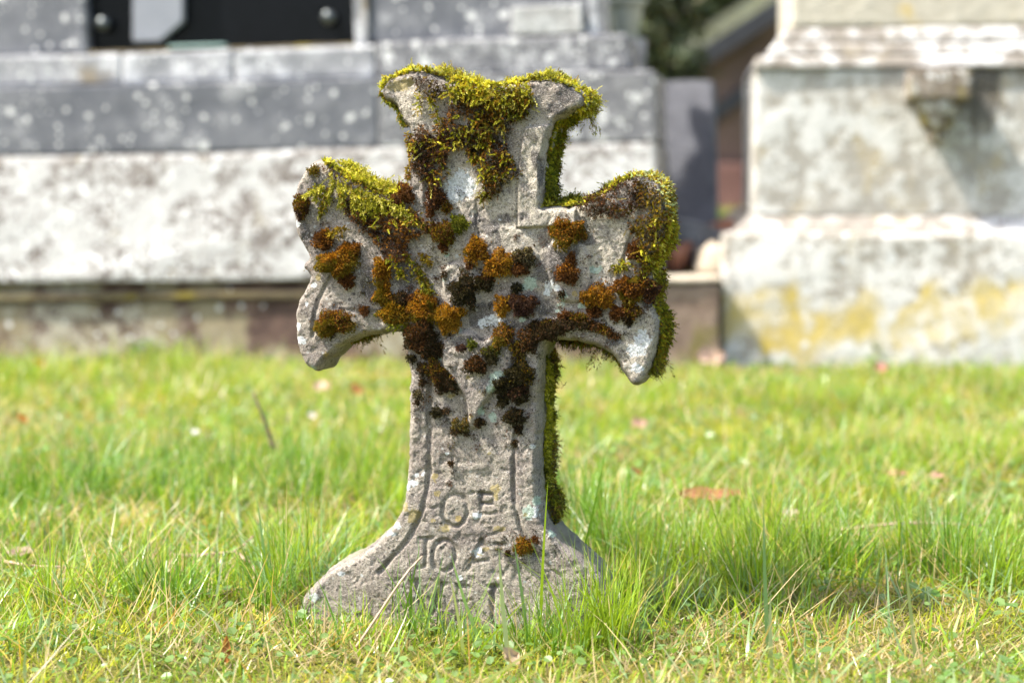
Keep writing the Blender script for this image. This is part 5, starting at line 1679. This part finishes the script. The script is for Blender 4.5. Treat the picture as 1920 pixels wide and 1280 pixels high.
def outbuilding():
    Y = 12.5
    F = Frame((at_depth(1300, 350, Y)[0], Y, 0.0), -5.0)
    root = bpy.data.objects.new('stone_outbuilding', None)
    COL.objects.link(root)
    F.apply(root)
    tag(root, 'brown red stone outbuilding with a dark sloping roof verge, far behind the gap', 'building')
    H = lambda px, py: F.uv(px, py)
    ex, ez = H(1248, 152)
    sx_, sz_ = H(1480, 2)
    sl = (sz_ - ez) / (sx_ - ex)
    W = 3.4
    axx = ex + W / 2
    apz = ez + sl * W / 2
    x0, x1 = H(1285, 300)[0], ex + W - (H(1285, 300)[0] - ex)
    g0 = -0.3
    Dp = 4.0
    # walls: gabled prism
    pts = [(x0, g0), (x1, g0), (x1, ez + sl * (ex + W - x1) - 0.02), (axx, apz - 0.02), (x0, ez + sl * (x0 - ex) - 0.02)]
    bm = bmesh.new()
    a = [bm.verts.new((x, 0.0, z)) for x, z in pts]
    b = [bm.verts.new((x, Dp, z)) for x, z in pts]
    bm.faces.new(a)
    bm.faces.new(b[::-1])
    n = len(pts)
    for i in range(n):
        bm.faces.new([a[i], b[i], b[(i + 1) % n], a[(i + 1) % n]])
    bmesh.ops.recalc_face_normals(bm, faces=bm.faces)
    link('wall', bm_mesh(bm, 'wall'), M_BRICK, root)
    # two roof slopes with thickness
    bm = bmesh.new()
    for s in (0, 1):
        e_ = (ex, ez) if s == 0 else (ex + W, ez)
        for y0, y1 in ((-0.10, Dp + 0.1),):
            t = 0.06
            v = [(e_[0], e_[1]), (axx, apz), (axx, apz + t), (e_[0], e_[1] + t)]
            A = [bm.verts.new((x, y0, z)) for x, z in v]
            B = [bm.verts.new((x, y1, z)) for x, z in v]
            fs = [bm.faces.new(A), bm.faces.new(B[::-1])]
            for i in range(4):
                fs.append(bm.faces.new([A[i], B[i], B[(i + 1) % 4], A[(i + 1) % 4]]))
    bmesh.ops.recalc_face_normals(bm, faces=bm.faces)
    link('roof', bm_mesh(bm, 'roof'), M_ROOF, root)
    for s in (0, 1):
        bm = bmesh.new()
        e_ = (ex - 0.01, ez - sl * 0.01) if s == 0 else (ex + W + 0.01, ez - sl * 0.01)
        v = [(e_[0], e_[1] - 0.065), (axx, apz - 0.065), (axx, apz + 0.065), (e_[0], e_[1] + 0.065)]
        A = [bm.verts.new((x, -0.135, z)) for x, z in v]
        B = [bm.verts.new((x, -0.102, z)) for x, z in v]
        bm.faces.new(A)
        bm.faces.new(B[::-1])
        for i in range(4):
            bm.faces.new([A[i], B[i], B[(i + 1) % 4], A[(i + 1) % 4]])
        bmesh.ops.recalc_face_normals(bm, faces=bm.faces)
        link('bargeboard', bm_mesh(bm, 'bargeboard'), M_BOARD, root)
    # lower dark strip parallel to the verge
    p0, p1 = H(1330, 222), H(1480, 112)
    bm = bmesh.new()
    v = [(p0[0], p0[1] - 0.05), (p1[0], p1[1] - 0.05), (p1[0], p1[1] + 0.05), (p0[0], p0[1] + 0.05)]
    A = [bm.verts.new((x, -0.06, z)) for x, z in v]
    B = [bm.verts.new((x, -0.002, z)) for x, z in v]
    bm.faces.new(A)
    bm.faces.new(B[::-1])
    for i in range(4):
        bm.faces.new([A[i], B[i], B[(i + 1) % 4], A[(i + 1) % 4]])
    bmesh.ops.recalc_face_normals(bm, faces=bm.faces)
    link('lower_strip', bm_mesh(bm, 'lower_strip'), M_BOARD, root)
    block('plinth_course', root, M_PINK, (x0 - 0.05, x1 + 0.05, -0.12, -0.002, g0, H(1375, 308)[1]), seed=91, bev=0.01)


outbuilding()


def tree(name, x, y, h, cr, n, cols, label, cat='tree', leafs=0.06, trunk_r=0.12, low=0.15, group=None, squash=1.0):
    z0 = float(gz(np.array([x]), np.array([y]))[0])
    root = bpy.data.objects.new(name, None)
    COL.objects.link(root)
    root.location = (x, y, z0)
    tag(root, label, cat, group)
    M_BARK = bpy.data.materials.get('bark') or plain_mat('bark', (0.05, 0.038, 0.028), (0.10, 0.08, 0.06), 12, 0.9, 0.1, 0.01)
    # trunk and limbs
    bm = bmesh.new()

    def limb(p0, p1, r0, r1, seg_=7):
        p0, p1 = Vector(p0), Vector(p1)
        d = (p1 - p0).normalized()
        a = d.orthogonal().normalized()
        b = d.cross(a)
        rings = []
        for k_ in range(4):
            t = k_ / 3
            c = p0.lerp(p1, t) + a * 0.06 * math.sin(t * 3) * (p1 - p0).length
            r = r0 + (r1 - r0) * t
            rings.append([bm.verts.new(c + a * r * math.cos(2 * math.pi * i / seg_) + b * r * math.sin(2 * math.pi * i / seg_)) for i in range(seg_)])
        for q0, q1 in zip(rings, rings[1:]):
            for i in range(seg_):
                bm.faces.new([q0[i], q0[(i + 1) % seg_], q1[(i + 1) % seg_], q1[i]])

    limb((0, 0, -0.1), (0.05 * h, 0, h * 0.55), trunk_r, trunk_r * 0.5)
    rr = random.Random(int(x * 100 + y * 7))
    ends = []
    for i in range(9):
        a = rr.uniform(0, 6.28)
        zz_ = h * rr.uniform(low + 0.05, 0.5)
        e = (cr * 0.75 * math.cos(a), cr * 0.75 * math.sin(a), zz_ + h * rr.uniform(0.1, 0.38))
        limb((0.05 * h * zz_ / (0.55 * h), 0, zz_), e, trunk_r * 0.4, trunk_r * 0.1, 5)
        ends.append(e)
    link('trunk', bm_mesh(bm, 'trunk', True), M_BARK, root)
    # crown: clumps of leaves
    ncl = 60
    cc = []
    for i in range(ncl):
        a, u = rr.uniform(0, 6.28), rr.uniform(-1, 1)
        r = cr * rr.uniform(0.35, 1.0)
        s = math.sqrt(1 - u * u)
        cc.append((r * s * math.cos(a), r * s * math.sin(a), h * (0.5 + low / 2) + u * h * (0.5 - low / 2) * rr.uniform(0.6, 1)))
    cc = np.array(cc + ends)
    w = rng.integers(0, len(cc), n)
    P = cc[w] + rng.normal(0, cr * 0.16, (n, 3))
    d = unit(rng.normal(0, 1, (n, 3)) + np.array([0, 0, -0.3]))
    sd = unit(np.cross(d, rng.normal(0, 1, (n, 3))))
    L = leafs * rng.uniform(0.6, 1.4, (n, 1))
    V = np.stack([P, P + d * L * 0.5 + sd * L * 0.25, P + d * L, P + d * L * 0.5 - sd * L * 0.25], 1).reshape(-1, 3)
    col = np.array(cols)[rng.integers(0, len(cols), n)] * (0.8 + 0.4 * rng.uniform(0, 1, len(cc))[w])[:, None]
    link('crown', mesh_np('crown', V, np.arange(n * 4).reshape(-1, 4), smooth=False, color=np.repeat(col, 4, 0)), M_TREE, root)


DG = [(0.035, 0.05, 0.012), (0.06, 0.065, 0.02), (0.045, 0.06, 0.02), (0.09, 0.075, 0.025)]
tree('yew_tree', 1.55, 17.5, 5.2, 2.2, 26000, DG, 'dark dense evergreen tree rising behind the outbuilding roof', leafs=0.13, trunk_r=0.2)
tree('evergreen_tree', -3.0, 19.0, 5.5, 2.6, 16000, DG, 'dark evergreen tree far behind the stepped tomb', leafs=0.15, trunk_r=0.2)
tree('evergreen_tree', 6.6, 19.5, 5.5, 2.6, 16000, DG, 'dark evergreen tree far behind the pale monument', leafs=0.15, trunk_r=0.2)
BG_ = [(0.055, 0.075, 0.035), (0.10, 0.12, 0.07), (0.075, 0.09, 0.04), (0.07, 0.055, 0.03)]
bc = at_depth(1222, 95, 9.2)
tree('evergreen_bush', bc[0], 9.2, 1.5, 0.26, 6000, BG_, 'dark green bush between the urn and the outbuilding roof', 'bush', 0.05, 0.04, 0.08)

build_lawn()

# ------------------------------------------------------------------ fallen leaves, twigs, weed
def fallen_leaf(px, py, lpx, wpx, col, label, ang=0.0, tilt=0.2, curl=0.35, upright=False, z=0.018):
    c = on_ground(px, py, z)
    k = c[1] / FPX
    L, W = lpx * k, wpx * k
    nu, nv_ = 13, 7
    V = []
    for i in range(nu):
        u = i / (nu - 1)
        prof = math.sin(math.pi * u ** 0.8) ** 0.8 if 0 < u < 1 else 0.0
        wv = 0.06 * math.sin(u * 11 + px)
        for j in range(nv_):
            v = j / (nv_ - 1) * 2 - 1
            V.append(((u - 0.5) * L, v * W * 0.5 * prof * (1 + 0.12 * math.sin(u * 17 + v)), curl * W * (abs(v) ** 1.6) * 0.5 + wv * W + 0.18 * L * (u - 0.5) ** 2))
    V = np.array(V)
    idx = np.arange(nu * nv_).reshape(nu, nv_)
    q = np.stack([idx[:-1, :-1], idx[1:, :-1], idx[1:, 1:], idx[:-1, 1:]], -1).reshape(-1, 4)
    vein = np.abs((np.arange(len(V)) % nv_) / (nv_ - 1) * 2 - 1)
    colr = np.array(col)[None] * (0.85 + 0.25 * vnoise(V, 200, 5)[:, None]) * np.where(vein < 0.1, 0.7, 1.0)[:, None]
    o = link('fallen_leaf', mesh_np('fallen_leaf', V, q, color=colr), M_LEAF, None, label, 'leaf', 'fallen leaves in the grass')
    if upright:
        o.location = (c[0], c[1], L * 0.5 - 0.004)
        o.rotation_euler = Matrix.Rotation(R(ang), 3, 'Y').to_4x4().to_euler() if False else (Matrix.Rotation(R(ang), 3, 'Y') @ Matrix.Rotation(R(-90), 3, 'Y') @ Matrix.Rotation(R(80), 3, 'X')).to_euler()
    else:
        o.location = c
        o.rotation_euler = (Matrix.Rotation(R(ang), 3, 'Z') @ Matrix.Rotation(tilt, 3, 'X')).to_euler()
    return o


fallen_leaf(425, 1208, 62, 19, (0.42, 0.17, 0.05), 'orange pointed leaf standing upright in the grass left of the cross', 4, upright=True)
fallen_leaf(1330, 932, 118, 38, (0.40, 0.19, 0.09), 'long curled brown leaf lying in the grass right of the cross', 4, 0.5, 0.5, z=0.03)
fallen_leaf(38, 1036, 62, 28, (0.48, 0.33, 0.25), 'pale pinkish leaf in the grass at the left edge', 8, 0.5)
fallen_leaf(1198, 795, 34, 26, (0.50, 0.30, 0.22), 'small pinkish leaf in the grass just below the right arm tip', 20, 0.7, z=0.04)
fallen_leaf(604, 726, 34, 26, (0.60, 0.42, 0.32), 'cream pink leaf in the grass below the left arm tip', -10, 0.7, z=0.04)
fallen_leaf(1482, 962, 34, 20, (0.62, 0.48, 0.38), 'small cream leaf behind the tall tuft of grass', 10, 0.6, z=0.03)
fallen_leaf(956, 1232, 52, 40, (0.46, 0.34, 0.22), 'blurred beige leaf in the near grass below the cross', 60, 0.8, z=0.03)
fallen_leaf(1330, 672, 62, 40, (0.52, 0.36, 0.28), 'pale pink leaf against the foot of the brown kerb', 25, 0.8, z=0.05)
fallen_leaf(1652, 690, 26, 22, (0.50, 0.22, 0.17), 'reddish pink leaf beside the weed under the pale monument', 0, 0.8, z=0.05)
fallen_leaf(72, 682, 22, 24, (0.42, 0.08, 0.04), 'small red leaf in the grass near the stepped tomb', 70, 0.8, z=0.05)
fallen_leaf(40, 786, 18, 28, (0.52, 0.18, 0.02), 'small orange leaf in the grass at the far left', 80, 0.8, z=0.05)
fallen_leaf(668, 732, 26, 30, (0.42, 0.20, 0.06), 'orange brown leaf in the grass close to the shaft on its left', 30, 0.8, z=0.045)
fallen_leaf(1192, 885, 20, 30, (0.36, 0.15, 0.06), 'narrow rust leaf in the grass at the right of the shaft', 100, 0.6, z=0.03)
fallen_leaf(366, 811, 20, 16, (0.75, 0.72, 0.66), 'whitish petal in the dark grass at the left', 0, 0.6, z=0.045)
fallen_leaf(584, 780, 20, 18, (0.72, 0.66, 0.58), 'cream petal in the grass left of the shaft', 40, 0.6, z=0.04)
fallen_leaf(1680, 888, 44, 18, (0.44, 0.24, 0.14), 'dull brown leaf in the grass in front of the pale monument', -6, 0.6, z=0.03)
fallen_leaf(1756, 892, 30, 16, (0.52, 0.32, 0.22), 'pale brown leaf in the grass at the right', 6, 0.6, z=0.03)

M_TWIG = plain_mat('twig_bark', (0.20, 0.13, 0.09), (0.34, 0.24, 0.17), 120, 0.85, 0.2, 0.0008)
M_STALK = plain_mat('dry_stalk', (0.36, 0.24, 0.16), (0.48, 0.34, 0.24), 90, 0.7, 0.3, 0.0005)


def tube(name, pts, r0, r1, mat, label=None, cat=None, parent=None, seg_=7, extra=()):
    bm = bmesh.new()
    for (P, a0, a1) in [(pts, r0, r1)] + list(extra):
        P = [Vector(p) for p in catmull([tuple(p) for p in P], 4, False)]
        rings = []
        for i, p in enumerate(P):
            d = (P[min(i + 1, len(P) - 1)] - P[max(i - 1, 0)]).normalized()
            a = d.orthogonal().normalized()
            b = d.cross(a)
            t = i / (len(P) - 1)
            r = a0 + (a1 - a0) * t
            r *= 1 + 0.15 * math.sin(i * 2.3)
            rings.append([bm.verts.new(p + a * r * math.cos(2 * math.pi * j / seg_) + b * r * math.sin(2 * math.pi * j / seg_)) for j in range(seg_)])
        for q0, q1 in zip(rings, rings[1:]):
            for j in range(seg_):
                bm.faces.new([q0[j], q0[(j + 1) % seg_], q1[(j + 1) % seg_], q1[j]])
        bm.faces.new(rings[0][::-1])
        bm.faces.new(rings[-1])
    bmesh.ops.recalc_face_normals(bm, faces=bm.faces)
    return link(name, bm_mesh(bm, name, True), mat, parent, label, cat)


gp = lambda px, py, z=0.018: on_ground(px, py, z)
tube('twig', [gp(326, 1040), gp(370, 1041, .02), gp(415, 1037, .022), gp(445, 1036, .022), gp(462, 1050, .02), gp(490, 1056, .018), gp(524, 1062, .012)], 0.0026, 0.0016, M_TWIG,
     'forked brown twig lying in the grass left of the foot of the cross', 'twig', extra=[([gp(435, 1036, .022), gp(455, 1022, .03), gp(478, 1002, .04)], 0.0016, 0.0009), ([gp(470, 1052, .02), gp(477, 1072, .016), gp(474, 1100, .01)], 0.0018, 0.0012)])
tube('twig', [gp(388, 1120, .012), gp(420, 1112, .016), gp(440, 1104, .014), gp(470, 1103, .01)], 0.0016, 0.0010, M_TWIG, 'short thin brown twig in the grass below the forked twig', 'twig')
tube('twig', [gp(236, 1083, .014), gp(262, 1088, .018), gp(292, 1101, .012)], 0.0014, 0.0010, M_TWIG, 'small buff twig in the grass at the left, apart from the other twigs', 'twig')
sy = CF.o[1] - 0.10
tube('dry_stalk', [at_depth(668, 1212, sy - .02), at_depth(705, 1158, sy), at_depth(745, 1098, sy), at_depth(770, 1065, sy + .01), at_depth(792, 1042, sy + .02)], 0.0015, 0.0010, M_STALK, 'pinkish dry stalk leaning across the foot of the cross', 'stalk')
tube('dry_stalk', [at_depth(512, 840, 3.2), at_depth(500, 800, 3.2), at_depth(488, 768, 3.2), at_depth(474, 735, 3.21)], 0.0036, 0.0018, plain_mat('dark_stalk', (0.10, 0.075, 0.05), (0.16, 0.12, 0.08), 60, 0.8, 0.2, 0), 'dark thin stalk standing alone in the lawn at the left', 'stalk')
tube('dry_stalk', [gp(1560, 995, .02), gp(1640, 985, .03), gp(1720, 980, .03), gp(1840, 984, .02)], 0.0024, 0.0016, M_STALK, 'long pale dry stalk lying behind the right hand grass', 'stalk')
tube('dry_stalk', [gp(10, 1052, .02), gp(60, 1060, .025), gp(110, 1062, .025), gp(152, 1064, .02)], 0.0018, 0.0012, M_STALK, 'pale dry stalk lying below the pinkish leaf at the left edge', 'stalk')


def weed(px, py, h, n, label, cols, seed):
    c = on_ground(px, py, 0)
    root = bpy.data.objects.new('weed', None)
    COL.objects.link(root)
    root.location = c
    tag(root, label, 'weed')
    r = np.random.default_rng(seed)
    P = np.stack([r.normal(0, h * 0.28, n), r.normal(0, h * 0.22, n), r.uniform(0.05, 1, n) * h], -1)
    P[:, :2] *= (1.15 - P[:, 2:] / h * 0.8)
    d = unit(np.stack([P[:, 0] * 4, P[:, 1] * 4, np.full(n, 0.03)], -1) + r.normal(0, 0.02, (n, 3)))
    s = unit(np.cross(d, np.array([0, 0, 1.0]) + r.normal(0, 0.4, (n, 3))))
    L = h * r.uniform(0.18, 0.34, (n, 1))
    V = np.stack([P, P + d * L * 0.5 + s * L * 0.32, P + d * L - np.array([0, 0, 1]) * L * 0.2, P + d * L * 0.5 - s * L * 0.32], 1).reshape(-1, 3)
    col = np.array(cols)[r.integers(0, len(cols), n)] * r.uniform(0.8, 1.2, (n, 1))
    link('leaves', mesh_np('leaves', V, np.arange(n * 4).reshape(-1, 4), color=np.repeat(col, 4, 0)), M_GRASS, root)
    pts = [((0, 0, -0.01), (0.1 * h, 0, h * 0.9)), ((0, 0, -0.01), (-0.2 * h, 0, h * 0.7)), ((0, 0, -0.01), (0.25 * h, -0.1 * h, h * 0.6))]
    tube('stem', [pts[0][0], (0.02 * h, 0, h * 0.4), pts[0][1]], 0.0022, 0.0012, M_GRASSSTEM, parent=root, extra=[([p[0], (p[1][0] * .4, p[1][1] * .4, p[1][2] * .5), p[1]], 0.002, 0.001) for p in pts[1:]])


M_GRASSSTEM = plain_mat('weed_stem', (0.07, 0.11, 0.02), (0.11, 0.15, 0.035), 40, 0.6, 0.3, 0)
weed(1637, 694, 0.075, 70, 'leafy dark green weed at the foot of the pale monument', [(0.06, 0.13, 0.04), (0.09, 0.17, 0.06)], 3)
weed(1702, 692, 0.055, 40, 'small grey green weed to the right of the dark weed', [(0.16, 0.24, 0.14), (0.22, 0.30, 0.19)], 4)
weed(270, 690, 0.07, 44, 'bright green weed rising above the grass before the stepped tomb', [(0.10, 0.24, 0.04), (0.14, 0.28, 0.06)], 5)

# ------------------------------------------------------------------ light, sky, camera
SUN = np.array([-0.55, -0.15, 0.82])
SUN = SUN / np.linalg.norm(SUN)
el = math.asin(SUN[2])
az = math.atan2(SUN[0], SUN[1])           # from +Y towards +X
w = bpy.data.worlds.new('World')
S.world = w
w.use_nodes = True
nt = w.node_tree
nt.nodes.clear()
wo = nt.nodes.new('ShaderNodeOutputWorld')
bg = nt.nodes.new('ShaderNodeBackground')
sky = nt.nodes.new('ShaderNodeTexSky')
sky.sky_type = 'NISHITA'
sky.sun_disc = False
sky.sun_elevation = el
sky.sun_rotation = az
sky.air_density = 1.0
sky.dust_density = 3.0
nt.links.new(sky.outputs[0], bg.inputs[0])
bg.inputs[1].default_value = 0.15
nt.links.new(bg.outputs[0], wo.inputs[0])

sd = bpy.data.lights.new('sun', 'SUN')
sd.energy = 4.4
sd.angle = R(1.5)
sd.color = (1.0, 0.95, 0.87)
so = bpy.data.objects.new('sun', sd)
COL.objects.link(so)
so.location = (-3, -2, 6)
so.rotation_euler = Vector(tuple(-SUN)).to_track_quat('-Z', 'Y').to_euler()

cd = bpy.data.cameras.new('camera')
cd.sensor_width = 36
cd.lens = 70
cd.clip_start = 0.05
cd.clip_end = 500
cd.dof.use_dof = True
cd.dof.aperture_fstop = 3.7
cd.dof.focus_distance = float(CF.o[1] - 0.005)
co = bpy.data.objects.new('camera', cd)
COL.objects.link(co)
co.location = CAM
co.rotation_euler = (math.pi / 2 - PITCH, 0, 0)
S.camera = co

S.view_settings.view_transform = 'Standard'
S.view_settings.look = 'None'
S.view_settings.exposure = 1.5
S.view_settings.gamma = 1.0
S.render.engine = 'CYCLES'
S.cycles.use_denoising = True
S.cycles.max_bounces = 8
S.cycles.diffuse_bounces = 4
S.cycles.transmission_bounces = 4
S.cycles.use_adaptive_sampling = True
S.cycles.adaptive_threshold = 0.015
